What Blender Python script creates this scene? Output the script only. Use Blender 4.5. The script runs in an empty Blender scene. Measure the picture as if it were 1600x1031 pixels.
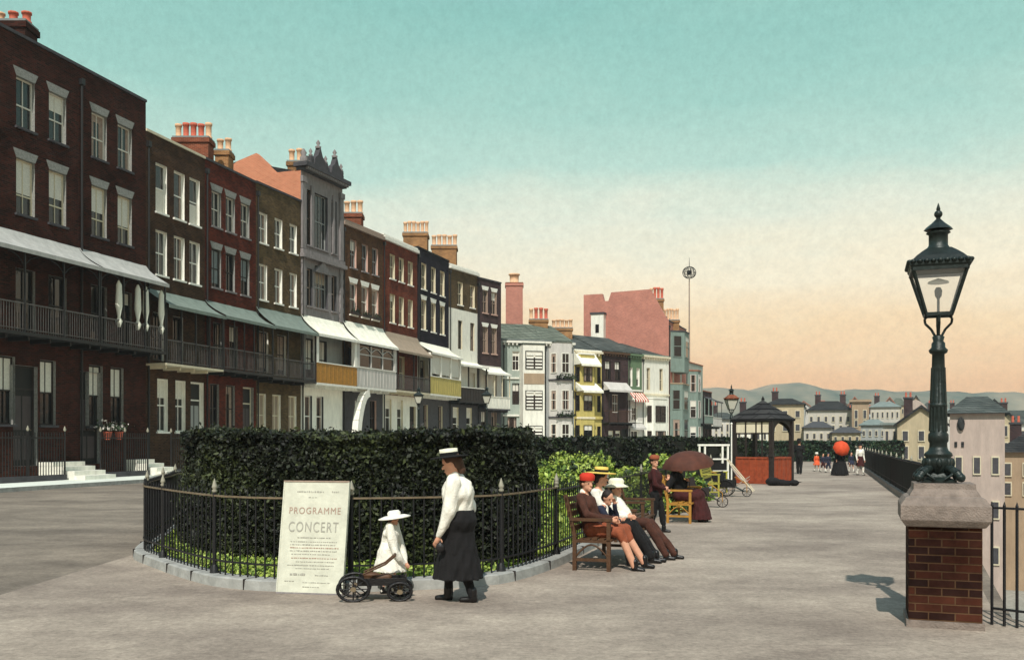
import bpy, math, random
import numpy as np
from mathutils import Vector, Matrix
random.seed(7); rng = np.random.default_rng(7)
S = bpy.context.scene; COL = S.collection
PI = math.pi; R = math.radians
EYE = 1.74; F = 1500.0          # eye height, focal length in photo pixels

def X(px, Y): return (px-800)/F*Y
def Z(py, Y): return EYE-(py-686)/F*Y

# ------------------------------------------------------------ materials
def lin(c):
    return tuple(((v/255)/12.92 if v/255 <= .04045 else ((v/255+.055)/1.055)**2.4) for v in c)+(1,)
MATS = {}
def mat(name, col, rough=.8, vary=.25, scale=6., bump=0., metal=0., spec=.4, col2=None, bscale=None):
    m = bpy.data.materials.new(name); m.use_nodes = True; nt = m.node_tree; b = nt.nodes['Principled BSDF']
    b.inputs['Roughness'].default_value = rough; b.inputs['Metallic'].default_value = metal
    b.inputs['Specular IOR Level'].default_value = spec
    tc = nt.nodes.new('ShaderNodeTexCoord'); n = nt.nodes.new('ShaderNodeTexNoise')
    n.inputs['Scale'].default_value = scale; n.inputs['Detail'].default_value = 5; n.inputs['Roughness'].default_value = .65
    if name.startswith('stucco') or name.startswith('canvas') or name in ('teal_wood','stone_grey','white_paint'):
        mpp = nt.nodes.new('ShaderNodeMapping'); mpp.inputs['Scale'].default_value = (2.2,2.2,.55); nt.links.new(tc.outputs['Object'], mpp.inputs[0]); nt.links.new(mpp.outputs[0], n.inputs['Vector']); vary = max(vary, .2); n.inputs['Detail'].default_value = 9; n.inputs['Roughness'].default_value = .75
    else: nt.links.new(tc.outputs['Object'], n.inputs['Vector'])
    r = nt.nodes.new('ShaderNodeValToRGB'); c = lin(col)
    a = tuple(v*(1-vary) for v in c[:3])+(1,); d = lin(col2) if col2 else tuple(min(1, v*(1+vary)) for v in c[:3])+(1,)
    r.color_ramp.elements[0].position = .3; r.color_ramp.elements[0].color = a
    r.color_ramp.elements[1].position = .7; r.color_ramp.elements[1].color = d
    nt.links.new(n.outputs['Fac'], r.inputs['Fac']); nt.links.new(r.outputs['Color'], b.inputs['Base Color'])
    if bump:
        n2 = nt.nodes.new('ShaderNodeTexNoise'); n2.inputs['Scale'].default_value = bscale or scale*4; n2.inputs['Detail'].default_value = 4
        nt.links.new(tc.outputs['Object'], n2.inputs['Vector'])
        bp = nt.nodes.new('ShaderNodeBump'); bp.inputs['Strength'].default_value = bump; bp.inputs['Distance'].default_value = .02
        nt.links.new(n2.outputs['Fac'], bp.inputs['Height']); nt.links.new(bp.outputs['Normal'], b.inputs['Normal'])
    MATS[name] = m; return m
def brick(name, c1, c2, mort, scale=1., bump=.5, stain=.35, msize=.012):
    m = bpy.data.materials.new(name); m.use_nodes = True; nt = m.node_tree; b = nt.nodes['Principled BSDF']
    L = nt.links.new; N = nt.nodes.new
    b.inputs['Roughness'].default_value = .95; b.inputs['Specular IOR Level'].default_value = .05
    tc = N('ShaderNodeTexCoord'); sp = N('ShaderNodeSeparateXYZ'); L(tc.outputs['Object'], sp.inputs[0])
    ad = N('ShaderNodeMath'); ad.operation = 'ADD'; L(sp.outputs[0], ad.inputs[0]); L(sp.outputs[1], ad.inputs[1])
    cb = N('ShaderNodeCombineXYZ'); L(ad.outputs[0], cb.inputs[0]); L(sp.outputs[2], cb.inputs[1])
    br = N('ShaderNodeTexBrick'); L(cb.outputs[0], br.inputs['Vector'])
    br.inputs['Scale'].default_value = scale; br.inputs['Brick Width'].default_value = .225; br.inputs['Row Height'].default_value = .075
    br.inputs['Mortar Size'].default_value = msize; br.inputs['Mortar Smooth'].default_value = .3
    br.inputs['Color1'].default_value = lin(c1); br.inputs['Color2'].default_value = lin(c2); br.inputs['Mortar'].default_value = lin(mort)
    n = N('ShaderNodeTexNoise'); n.inputs['Scale'].default_value = .7; n.inputs['Detail'].default_value = 8; n.inputs['Roughness'].default_value = .7
    L(tc.outputs['Object'], n.inputs['Vector'])
    mr = N('ShaderNodeMapRange'); L(n.outputs['Fac'], mr.inputs[0]); mr.inputs[1].default_value = .3; mr.inputs[2].default_value = .7
    mr.inputs[3].default_value = 1-stain*1.3; mr.inputs[4].default_value = 1+stain*1.3
    mx = N('ShaderNodeMix'); mx.data_type = 'RGBA'; mx.blend_type = 'MULTIPLY'; mx.inputs[0].default_value = 1
    L(br.outputs['Color'], mx.inputs[6]); L(mr.outputs[0], mx.inputs[7]); L(mx.outputs[2], b.inputs['Base Color'])
    bp = N('ShaderNodeBump'); bp.inputs['Strength'].default_value = bump; bp.inputs['Distance'].default_value = .01; bp.invert = True
    L(br.outputs['Fac'], bp.inputs['Height']); L(bp.outputs['Normal'], b.inputs['Normal'])
    MATS[name] = m; return m
def leafmat(name, c, v=.5):
    m = mat(name, c, .6, v, 2.2, spec=.35); nt = m.node_tree; b = nt.nodes['Principled BSDF']
    n = [x for x in nt.nodes if x.type == 'TEX_NOISE'][0]; n.inputs['Detail'].default_value = 12; n.inputs['Roughness'].default_value = .9
    return m

brick('brick_maroon', (72,35,29), (40,24,22), (60,47,41))
brick('brick_brown', (78,54,40), (50,35,29), (76,64,53))
brick('brick_dark_red', (106,44,32), (66,29,25), (80,54,46))
brick('brick_olive', (98,80,54), (68,56,42), (92,80,64))
brick('brick_brown2', (98,66,44), (68,44,34), (94,76,60))
brick('brick_red', (124,58,42), (86,42,34), (102,70,58))
brick('brick_navy', (46,42,50), (30,28,36), (54,50,56))
brick('brick_dusk', (74,54,54), (50,38,42), (74,64,64))
brick('brick_pink', (184,116,100), (160,98,86), (190,150,136), stain=.13)
brick('brick_gable', (200,126,96), (184,110,84), (206,160,130), stain=.1)
brick('brick_chimney', (158,112,68), (124,84,54), (156,130,100), stain=.3)
brick('brick_chimney_red', (128,66,44), (96,48,36), (140,100,80), stain=.3)
brick('brick_pier', (66,36,26), (34,22,20), (78,58,42), stain=.8, bump=1., msize=.007)
mat('stone_grey', (128,122,122), .85, .35, 3, .4)
mat('stone_dark', (66,64,68), .85, .3, 3, .3)
mat('stone_cap', (126,114,106), .85, .3, 9, .6, bscale=60)
mat('stone_kerb', (150,150,146), .85, .25, 5, .4)
mat('pavement', (214,218,208), .85, .12, 1.2, .1)
mat('stucco_white', (226,224,212), .8, .08, 1.5)
mat('stucco_teal', (156,166,156), .8, .12, 1.5)
mat('stucco_grey', (150,152,150), .8, .15, 1.5)
mat('stucco_yellow', (186,170,100), .8, .15, 1.5)
mat('stucco_green', (96,118,90), .8, .15, 1.5)
mat('stucco_cream', (216,206,180), .8, .12, 1.5)
mat('stucco_pale', (196,192,186), .8, .12, .8)
mat('stucco_buff', (180,165,136), .8, .14, .8)  # far town walls, muted so the colour itself carries some distance haze
mat('stucco_tan', (158,136,112), .8, .15, .8)
mat('stucco_far', (186,180,170), .8, .2, .5)
mat('stucco_pinkish', (178,160,150), .8, .14, .8)
mat('teal_wood', (116,132,124), .7, .25, 2)
mat('white_paint', (232,230,220), .55, .06, 4)
mat('cream_paint', (206,196,170), .6, .12, 4)
mat('pink_paint', (196,160,146), .6, .1, 4)
mat('lintel_grey', (136,136,132), .8, .3, 12)
mat('black_paint', (26,25,27), .5, .3, 5)
mat('dark_wood', (38,30,28), .6, .3, 5)
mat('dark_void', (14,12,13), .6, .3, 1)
mat('glass', (16,18,22), .09, .3, 1, .25, spec=.6, bscale=2.5)
mat('curtain', (214,210,198), .8, .15, 20)
mat('canvas_grey', (170,170,166), .8, .15, 1.5)
mat('canvas_white', (236,234,218), .8, .05, 1.5)
mat('canvas_teal', (116,128,120), .75, .15, 1.5)
mat('canvas_tan', (150,134,116), .8, .15, 1.5)
mat('door_paint', (62,54,56), .5, .2, 2)
mat('wood_yellow', (168,120,48), .6, .25, 8)
mat('wood_lime', (156,150,62), .6, .25, 8)
mat('wood_brown', (78,52,32), .6, .35, 9, .2)
mat('wood_red', (146,66,38), .6, .3, 6, .2)
mat('wood_grey', (150,130,116), .7, .25, 9)
brick('slate', (92,96,92), (70,76,74), (48,52,52), scale=.36, stain=.3)
brick('slate_green', (116,122,110), (92,100,90), (64,70,64), scale=.36, stain=.3)
brick('slate_dark', (62,62,62), (46,46,48), (30,30,32), scale=.36, stain=.3)
mat('tile_red', (150,92,70), .8, .25, 3)
mat('tile_teal', (118,128,124), .8, .2, 1)
mat('pot_red', (190,96,74), .8, .25, 4)
mat('pot_buff', (214,172,136), .8, .2, 4)
mat('lead', (120,128,128), .7, .2, 3)
mat('iron_green', (27,37,35), .45, .4, 7, .3, metal=.2)
mat('balcony_iron', (84,80,78), .5, .4, 9)
mat('iron_black', (24,24,27), .5, .3, 9)
mat('rail_bronze', (112,98,78), .5, .3, 7)
mat('finial_pale', (150,146,130), .6, .2, 20)
mat('skin', (206,152,124), .6, .08, 20)
mat('hair_dark', (36,26,22), .7, .3, 60)
mat('hair_brown', (70,46,30), .7, .3, 60)
mat('cloth_white', (232,228,216), .85, .08, 14, .5)
mat('cloth_cream', (220,204,150), .85, .1, 14)
mat('cloth_black', (15,13,15), .9, .3, 10, .4)
mat('cloth_maroon', (62,22,22), .9, .3, 10, .4)
mat('cloth_brown', (70,40,30), .9, .3, 10, .4)
mat('cloth_rust', (140,74,48), .9, .2, 10, .4)
mat('cloth_navy', (36,40,58), .9, .25, 10)
mat('cloth_red', (188,50,32), .9, .2, 10)
mat('cloth_orange', (218,92,52), .9, .15, 10)
mat('umbrella_red', (200,72,36), .8, .15, 6)
mat('umbrella_brown', (78,42,30), .8, .3, 6)
mat('straw', (222,190,96), .8, .12, 40)
mat('straw_white', (226,222,200), .8, .1, 40)
mat('shoe_black', (18,16,17), .4, .2, 10)
mat('board_white', (200,200,184), .8, .16, 5, .3, bscale=14)
mat('print_brown', (166,140,126), .9, .2, 30)
mat('print_grey', (158,156,146), .9, .2, 30)
mat('leather_black', (22,20,22), .45, .3, 12, .3)
mat('soil', (52,44,30), .95, .3, 6, .5)
mat('flower_white', (222,214,206), .8, .2, 30)
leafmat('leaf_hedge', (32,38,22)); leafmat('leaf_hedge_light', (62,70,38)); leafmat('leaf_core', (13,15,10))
leafmat('leaf_lawn', (140,158,62)); leafmat('leaf_shrub', (98,126,50)); leafmat('leaf_shrub_pale', (170,186,96))
leafmat('leaf_dark', (44,60,32)); leafmat('leaf_teal', (50,76,58))
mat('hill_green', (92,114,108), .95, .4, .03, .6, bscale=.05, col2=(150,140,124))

def ground_mat(name, c, c2, streak, fine=60, bump=.6):
    m = bpy.data.materials.new(name); m.use_nodes = True; nt = m.node_tree; b = nt.nodes['Principled BSDF']
    L = nt.links.new; N = nt.nodes.new; b.inputs['Roughness'].default_value = .92; b.inputs['Specular IOR Level'].default_value = .2
    tc = N('ShaderNodeTexCoord')
    n1 = N('ShaderNodeTexNoise'); n1.inputs['Scale'].default_value = .35; n1.inputs['Detail'].default_value = 8; n1.inputs['Roughness'].default_value = .7
    mp = N('ShaderNodeMapping'); mp.inputs['Scale'].default_value = streak; L(tc.outputs['Object'], mp.inputs[0]); L(mp.outputs[0], n1.inputs['Vector'])
    n2 = N('ShaderNodeTexNoise'); n2.inputs['Scale'].default_value = fine; n2.inputs['Detail'].default_value = 9; n2.inputs['Roughness'].default_value = .85; L(tc.outputs['Object'], n2.inputs['Vector'])
    r = N('ShaderNodeValToRGB'); r.color_ramp.elements[0].position = .38; r.color_ramp.elements[0].color = lin(c); r.color_ramp.elements[1].position = .62; r.color_ramp.elements[1].color = lin(c2)
    L(n1.outputs['Fac'], r.inputs[0])
    mr = N('ShaderNodeMapRange'); mr.inputs[1].default_value = .3; mr.inputs[2].default_value = .7; mr.inputs[3].default_value = .55; mr.inputs[4].default_value = 1.4; L(n2.outputs['Fac'], mr.inputs[0])
    n4 = N('ShaderNodeTexNoise'); n4.inputs['Scale'].default_value = 2.3; n4.inputs['Detail'].default_value = 7; n4.inputs['Roughness'].default_value = .75; n4.inputs['Distortion'].default_value = .6; L(tc.outputs['Object'], n4.inputs['Vector'])
    m4 = N('ShaderNodeMapRange'); m4.inputs[1].default_value = .3; m4.inputs[2].default_value = .7; m4.inputs[3].default_value = .82; m4.inputs[4].default_value = 1.16; L(n4.outputs['Fac'], m4.inputs[0])
    mm = N('ShaderNodeMath'); mm.operation = 'MULTIPLY'; L(mr.outputs[0], mm.inputs[0]); L(m4.outputs[0], mm.inputs[1])
    mx = N('ShaderNodeMix'); mx.data_type = 'RGBA'; mx.blend_type = 'MULTIPLY'; mx.inputs[0].default_value = 1
    L(r.outputs[0], mx.inputs[6]); L(mm.outputs[0], mx.inputs[7]); L(mx.outputs[2], b.inputs['Base Color'])
    bp = N('ShaderNodeBump'); bp.inputs['Strength'].default_value = bump; bp.inputs['Distance'].default_value = .006
    L(n2.outputs['Fac'], bp.inputs['Height']); L(bp.outputs['Normal'], b.inputs['Normal']); MATS[name] = m
ground_mat('road', (106,97,88), (140,129,116), (.8,1.3,1), 14)
ground_mat('promenade', (130,118,108), (168,155,141), (.8,1.2,1), 16)
ground_mat('harbour', (150,148,140), (120,120,112), (.1,.1,1), 2)

def clear_glass():
    m = bpy.data.materials.new('lamp_glass'); m.use_nodes = True; b = m.node_tree.nodes['Principled BSDF']
    b.inputs['Base Color'].default_value = (.9,.9,.86,1); b.inputs['Roughness'].default_value = .15
    b.inputs['Alpha'].default_value = .16; MATS['lamp_glass'] = m
clear_glass()
mat('milk_glass', (206,204,190), .35, .08, 10)

# ------------------------------------------------------------ mesh builder
class MB:
    def __init__(s): s.v = []; s.f = []; s.m = []; s.sm = []; s.names = []
    def mi(s, m):
        if m not in s.names: s.names.append(m)
        return s.names.index(m)
    def add(s, vs, fs, m, smooth=False):
        o = len(s.v); s.v += [tuple(v) for v in vs]; k = s.mi(m)
        for f in fs: s.f.append(tuple(i+o for i in f)); s.m.append(k); s.sm.append(smooth)
        return s
    def box(s, x0, x1, y0, y1, z0, z1, m):
        if x0 > x1: x0, x1 = x1, x0
        if y0 > y1: y0, y1 = y1, y0
        if z0 > z1: z0, z1 = z1, z0
        v = [(x0,y0,z0),(x1,y0,z0),(x1,y1,z0),(x0,y1,z0),(x0,y0,z1),(x1,y0,z1),(x1,y1,z1),(x0,y1,z1)]
        return s.add(v, [(0,3,2,1),(4,5,6,7),(0,1,5,4),(1,2,6,5),(2,3,7,6),(3,0,4,7)], m)
    def bar(s, p, q, w, h, m, up=(0,0,1)):
        p = Vector(p); q = Vector(q); d = (q-p).normalized(); u = Vector(up)
        if abs(d.dot(u)) > .98: u = Vector((1,0,0))
        a = d.cross(u).normalized()*w/2; b = a.cross(d).normalized()*h/2
        vs = [p-a-b, p+a-b, p+a+b, p-a+b, q-a-b, q+a-b, q+a+b, q-a+b]
        return s.add(vs, [(0,3,2,1),(4,5,6,7),(0,1,5,4),(1,2,6,5),(2,3,7,6),(3,0,4,7)], m)
    def cyl(s, p, q, r0, r1, m, n=8, smooth=True):
        p = Vector(p); q = Vector(q); d = (q-p).normalized(); u = Vector((0,0,1)) if abs(d.z) < .95 else Vector((1,0,0))
        a = d.cross(u).normalized(); b = d.cross(a).normalized(); vs = []
        for c, r in ((p, r0), (q, r1)):
            for i in range(n): t = 2*PI*i/n; vs.append(c+(a*math.cos(t)+b*math.sin(t))*r)
        fs = [(i, (i+1) % n, n+(i+1) % n, n+i) for i in range(n)]
        s.add(vs, fs, m, smooth); s.add(vs[:n], [tuple(range(n))[::-1]], m); s.add(vs[n:], [tuple(range(n))], m); return s
    def tube(s, pts, r, m, n=6):
        for a, b in zip(pts[:-1], pts[1:]): s.cyl(a, b, r, r, m, n)
        return s
    def lathe(s, prof, m, c=(0,0,0), n=20, smooth=True, rot=0, close=True):
        vs = []
        for r, z in prof:
            for i in range(n): t = 2*PI*i/n+rot; vs.append((c[0]+r*math.cos(t), c[1]+r*math.sin(t), c[2]+z))
        fs = []
        for k in range(len(prof)-1):
            for i in range(n): j = (i+1) % n; fs.append((k*n+i, k*n+j, (k+1)*n+j, (k+1)*n+i))
        s.add(vs, fs, m, smooth)
        if close: s.add(vs[:n], [tuple(range(n))[::-1]], m); s.add(vs[-n:], [tuple(range(n))], m)
        return s
    def ell(s, c, r, m, n=12, k=8, T=None):
        vs = []; c = Vector(c); r = r if hasattr(r, '__len__') else (r, r, r)
        for a in range(k+1):
            ph = PI*a/k
            for i in range(n):
                t = 2*PI*i/n; v = Vector((r[0]*math.sin(ph)*math.cos(t), r[1]*math.sin(ph)*math.sin(t), r[2]*math.cos(ph)))
                if T: v = T @ v
                vs.append(c+v)
        fs = [(a*n+i, (a+1)*n+i, (a+1)*n+(i+1) % n, a*n+(i+1) % n) for a in range(k) for i in range(n)]
        return s.add(vs, fs, m, True)
    def prism(s, poly, z0, z1, m, mt=None):
        n = len(poly); a = sum(poly[i][0]*poly[(i+1) % n][1]-poly[(i+1) % n][0]*poly[i][1] for i in range(n))
        if a < 0: poly = poly[::-1]
        vs = [(p[0],p[1],z0) for p in poly]+[(p[0],p[1],z1) for p in poly]
        s.add(vs, [(i, (i+1) % n, n+(i+1) % n, n+i) for i in range(n)]+[tuple(range(n))[::-1]], m)
        s.add(vs[n:], [tuple(range(n))], mt or m); return s
    def mesh(s, name):
        me = bpy.data.meshes.new(name); me.from_pydata([tuple(v) for v in s.v], [], s.f)
        for n in s.names: me.materials.append(MATS[n])
        me.polygons.foreach_set('material_index', s.m); me.polygons.foreach_set('use_smooth', s.sm); me.update(); return me
    def build(s, name, parent=None, loc=None, rz=0):
        return link(name, s.mesh(name), parent, loc, rz)
def link(name, me, parent=None, loc=None, rz=0):
    o = bpy.data.objects.new(name, me); COL.objects.link(o)
    if parent: o.parent = parent
    if loc is not None: o.location = loc
    if rz: o.rotation_euler = (0,0,rz)
    return o
def tag(o, label=None, cat=None, group=None, kind=None):
    if label: o['label'] = label
    if cat: o['category'] = cat
    if group: o['group'] = group
    if kind: o['kind'] = kind
    return o
def thing(name, label, cat, loc=(0,0,0), rz=0, group=None):
    return tag(link(name, None, None, loc, rz), label, cat, group)
KIDS = {}
def copy_tree(o, parent=None):
    c = o.copy(); COL.objects.link(c)
    if parent: c.parent = parent
    for ch in [x for x in bpy.data.objects if x.parent == o]: copy_tree(ch, c)
    return c

def leaf_mesh(name, P, size, mats, squash=1., nrm=None):
    """many small leaf-shaped quads at points P"""
    n = len(P); P = np.asarray(P, float)
    a = rng.normal(size=(n,3)); a /= np.linalg.norm(a, axis=1)[:,None]
    b = rng.normal(size=(n,3))
    b -= (a*b).sum(1)[:,None]*a; b /= np.linalg.norm(b, axis=1)[:,None]
    s = size*(.45+1.25*rng.uniform(0, 1, (n,1))**1.4); a = a*s; b = b*s*.6*squash
    V = np.stack([P-a, P-b, P+a, P+b], 1).reshape(-1,3)
    me = bpy.data.meshes.new(name); me.vertices.add(4*n); me.loops.add(4*n); me.polygons.add(n)
    me.vertices.foreach_set('co', V.ravel()); me.loops.foreach_set('vertex_index', np.arange(4*n, dtype=np.int32))
    me.polygons.foreach_set('loop_start', np.arange(0, 4*n, 4, dtype=np.int32))
    for m in mats: me.materials.append(MATS[m])
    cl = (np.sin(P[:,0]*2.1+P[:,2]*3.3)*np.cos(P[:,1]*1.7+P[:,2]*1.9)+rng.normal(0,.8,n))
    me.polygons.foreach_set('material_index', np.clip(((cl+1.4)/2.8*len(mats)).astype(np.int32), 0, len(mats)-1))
    me.update(calc_edges=True); return me
def wob(p, f=1.):
    x, y, z = p[...,0]*f, p[...,1]*f, p[...,2]*f
    return (np.sin(x*2.3+1.1*y)+np.sin(y*3.1-z*2.2)+np.sin(z*3.7+x*1.3)+.6*np.sin(x*6.1+z*5.)+.6*np.sin(y*7.3+x*4.))/4.2

def folds(me, amp, f=26.):
    n = len(me.vertices); co = np.empty(n*3); me.vertices.foreach_get('co', co); co = co.reshape(-1,3); no = np.empty(n*3); me.vertices.foreach_get('normal', no); no = no.reshape(-1,3)
    x, y, z = co[:,0]*f, co[:,1]*f, co[:,2]*f*.45
    w = np.sin(x*1.3+2.1*np.sin(z*.8+y*.6))+np.sin(y*1.9+1.7*np.sin(z*1.1-x*.5)+1)+.7*np.sin((x+y)*1.7+z*2.6)+.5*np.sin(x*3.1-y*2.7+z*1.3)
    me.vertices.foreach_set('co', (co+no*(w*amp*.35)[:,None]).ravel()); me.update()
def poly_inside(poly, x, y):
    c = np.zeros(len(x), bool); n = len(poly)
    for i in range(n):
        x0, y0 = poly[i]; x1, y1 = poly[(i+1) % n]
        k = ((y0 > y) != (y1 > y)) & (x < (x1-x0)*(y-y0)/(y1-y0+1e-12)+x0); c ^= k
    return c
def hedge(name, label, poly, z0, z1, nside, ntop, size, mats, amp=.12, cat='hedge', top_wave=.0, group=None):
    """clipped hedge: leafy shell round a dark twiggy core"""
    poly = [tuple(p) for p in poly]; n = len(poly)
    ar = sum(poly[i][0]*poly[(i+1) % n][1]-poly[(i+1) % n][0]*poly[i][1] for i in range(n))
    if ar < 0: poly = poly[::-1]
    L = [math.dist(poly[i], poly[(i+1) % n]) for i in range(n)]; pts = []
    for i in range(n):
        k = int(nside*L[i]/sum(L)); a = np.array(poly[i]); b = np.array(poly[(i+1) % n]); t = rng.uniform(0,1,k)[:,None]
        q = a+(b-a)*t; d = (b-a)/L[i]; nn = np.array([d[1], -d[0]]); zz = z0+(z1-z0)*rng.uniform(0,1,k)**.9
        p = np.column_stack([q, zz]); off = wob(p)*amp-rng.exponential(.05, k)-.26*np.clip((zz-(z1-.30))/.30, 0, 1)**2+(rng.uniform(0,1,k) > .985)*rng.uniform(.03,.13,k)
        p[:,:2] += nn*off[:,None]; pts.append(p)
    xs = [p[0] for p in poly]; ys = [p[1] for p in poly]
    x = rng.uniform(min(xs), max(xs), ntop*2); y = rng.uniform(min(ys), max(ys), ntop*2); k = poly_inside(poly, x, y)
    p = np.column_stack([x[k], y[k], np.full(k.sum(), z1)]); p[:,2] += wob(p, 1.3)*amp*.6-rng.exponential(.04, k.sum())+top_wave*wob(p, .5)+(rng.uniform(0,1,len(p)) > .98)*rng.uniform(.02,.09,len(p)); pts.append(p)
    P = np.concatenate(pts); me = leaf_mesh('foliage', P, size, mats)
    cx, cy = sum(xs)/n, sum(ys)/n
    t = thing(name, label, cat, (cx, cy, z0), 0, group)
    o = link('foliage', me, t, (-cx, -cy, -z0))
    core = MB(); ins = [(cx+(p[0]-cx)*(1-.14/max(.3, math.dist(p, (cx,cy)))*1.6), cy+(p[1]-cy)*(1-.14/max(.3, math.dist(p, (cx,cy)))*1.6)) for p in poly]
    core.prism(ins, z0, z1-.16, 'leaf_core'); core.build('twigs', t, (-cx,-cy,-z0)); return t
def bush(name, label, c, r, n, size, mats, cat='shrub', group=None, stems=True):
    c = np.array(c, float); d = rng.normal(size=(n,3)); d /= np.linalg.norm(d, axis=1)[:,None]; d[:,2] = np.abs(d[:,2])*1.0-.1
    rr = np.array(r); q = d*rr*(1+.28*wob(d*3+c))[:,None]*(rng.uniform(.55,1.05,n)**.5)[:,None]
    t = thing(name, label, cat, tuple(c), 0, group)
    q[:,2] = np.abs(q[:,2]); link('foliage', leaf_mesh('foliage', q, size, mats), t)
    m = MB()
    for i in range(5):
        a = 2*PI*i/5; m.cyl((0,0,0), (math.cos(a)*r[0]*.5, math.sin(a)*r[1]*.5, r[2]*.7), .02, .008, 'wood_brown', 5)
    m.build('stem', t); return t
# ------------------------------------------------------------ houses
WC = {}
def window(parent, u, y, z0, z1, w, frame='white_paint', bars=1, blind=0., rz=0, sill=None, lintel=None, arch=False, loc=None, rail=.5, blindmat='curtain', box=False):
    """sash window as a part; x along the wall, y into the wall"""
    if blind == 0 and w > .6 and blindmat == 'curtain': blind = random.choice([0,0,.22,.35,'c','c','c2'])
    h = z1-z0; key = (round(w,2), round(h,2), frame, bars, blind, sill, lintel, rail, blindmat)
    if key not in WC:
        a = MB(); t = .065
        a.box(-w/2, -w/2+t, 0, .07, 0, h, frame); a.box(w/2-t, w/2, 0, .07, 0, h, frame)
        a.box(-w/2+t, w/2-t, 0, .07, h-t, h, frame); a.box(-w/2+t, w/2-t, 0, .07, 0, t, frame)
        a.box(-w/2+t, w/2-t, .005, .06, h*rail-.03, h*rail+.03, frame)
        for i in range(bars):
            x = -w/2+w*(i+1)/(bars+1); a.box(x-.016, x+.016, .012, .05, t, h*rail-.03, frame); a.box(x-.016, x+.016, .012, .05, h*rail+.03, h-t, frame)
        b = MB(); b.box(-w/2+t*.6, w/2-t*.6, .052, .066, t*.6, h-t*.6, 'glass')
        c = None
        if blind:
            c = MB()
            if isinstance(blind, str):
                q = .17 if blind == 'c' else .26; c.box(-w/2+t, -w/2+t+w*q, .035, .048, t, h-t, 'wood_grey'); c.box(w/2-t-w*q, w/2-t, .035, .048, t, h-t, 'wood_grey')
                if blind == 'c2': c.box(-w/2+t+w*q+.002, w/2-t-w*q-.002, .038, .047, h*.82, h-t, 'wood_grey')
            elif blind > 0: c.box(-w/2+t, w/2-t, .035, .048, h-t-(h-2*t)*blind, h-t-.002, blindmat)
            else: c.box(-w/2+t, w/2-t, .035, .048, t+.002, t+(h-2*t)*-blind, blindmat)
        WC[key] = (a.mesh('window'), b.mesh('pane'), c.mesh('blind') if c else None)
    ms = WC[key]; o = link('window', ms[0], parent, loc or (u, y, z0), rz); link('pane', ms[1], o)
    if ms[2]: link('blind', ms[2], o)
    if sill:
        m = MB(); m.box(-w/2-.08, w/2+.08, -y-.10, -.002, -.09, -.002, sill); m.build('sill', o)
    if lintel:
        m = MB(); d = -y-.025; hh = .34
        m.add([(-w/2,d,h+.003),(w/2,d,h+.003),(w/2+.16,d,h+hh),(-w/2-.16,d,h+hh),(-w/2,-.02,h+.003),(w/2,-.02,h+.003),(w/2+.16,-.02,h+hh),(-w/2-.16,-.02,h+hh)],
              [(0,1,2,3),(5,4,7,6),(1,5,6,2),(4,0,3,7),(3,2,6,7),(4,5,1,0)], lintel); m.build('lintel', o)
    return o
def planter(parent, u, y, z, w):
    m = MB(); m.box(-w/2, w/2, -.16, .06, 0, .16, 'dark_wood'); o = m.build('window_box', parent, (u, y, z))
    P = np.column_stack([rng.uniform(-w/2, w/2, 130), rng.uniform(-.2, .06, 130), .16+np.abs(rng.normal(0,.12,130))])
    link('flowers', leaf_mesh('flowers', P, .05, ['leaf_dark','leaf_hedge']), o)
def door(parent, u, z0, z1, w, m_='door_paint', fr='dark_wood', fan='glass', y=.18):
    h = z1-z0; a = MB(); a.box(-w/2, -w/2+.08, 0, .1, 0, h, fr); a.box(w/2-.08, w/2, 0, .1, 0, h, fr); a.box(-w/2+.08, w/2-.08, 0, .1, h-.08, h, fr)
    a.box(-w/2+.08, w/2-.08, 0, .1, h*.76, h*.76+.07, fr); o = a.build('door', parent, (u, y, z0))
    b = MB(); b.box(-w/2+.08, w/2-.08, .03, .08, 0, h*.76, m_)
    for i in (0,1):
        for (p, q) in ((.06,.30),(.36,.70)): b.box(-w/2+.15+i*(w/2-.11), -.04+i*(w/2-.11), .015, .029, h*p, h*q, m_)
    b.build('door_leaf', o); c = MB(); c.box(-w/2+.08, w/2-.08, .05, .07, h*.76+.07, h-.08, fan); c.build('fanlight', o)
    k = MB(); k.ell((w/2-.16, .01, h*.36), .03, 'rail_bronze'); k.build('door_knob', o); return o

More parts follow.
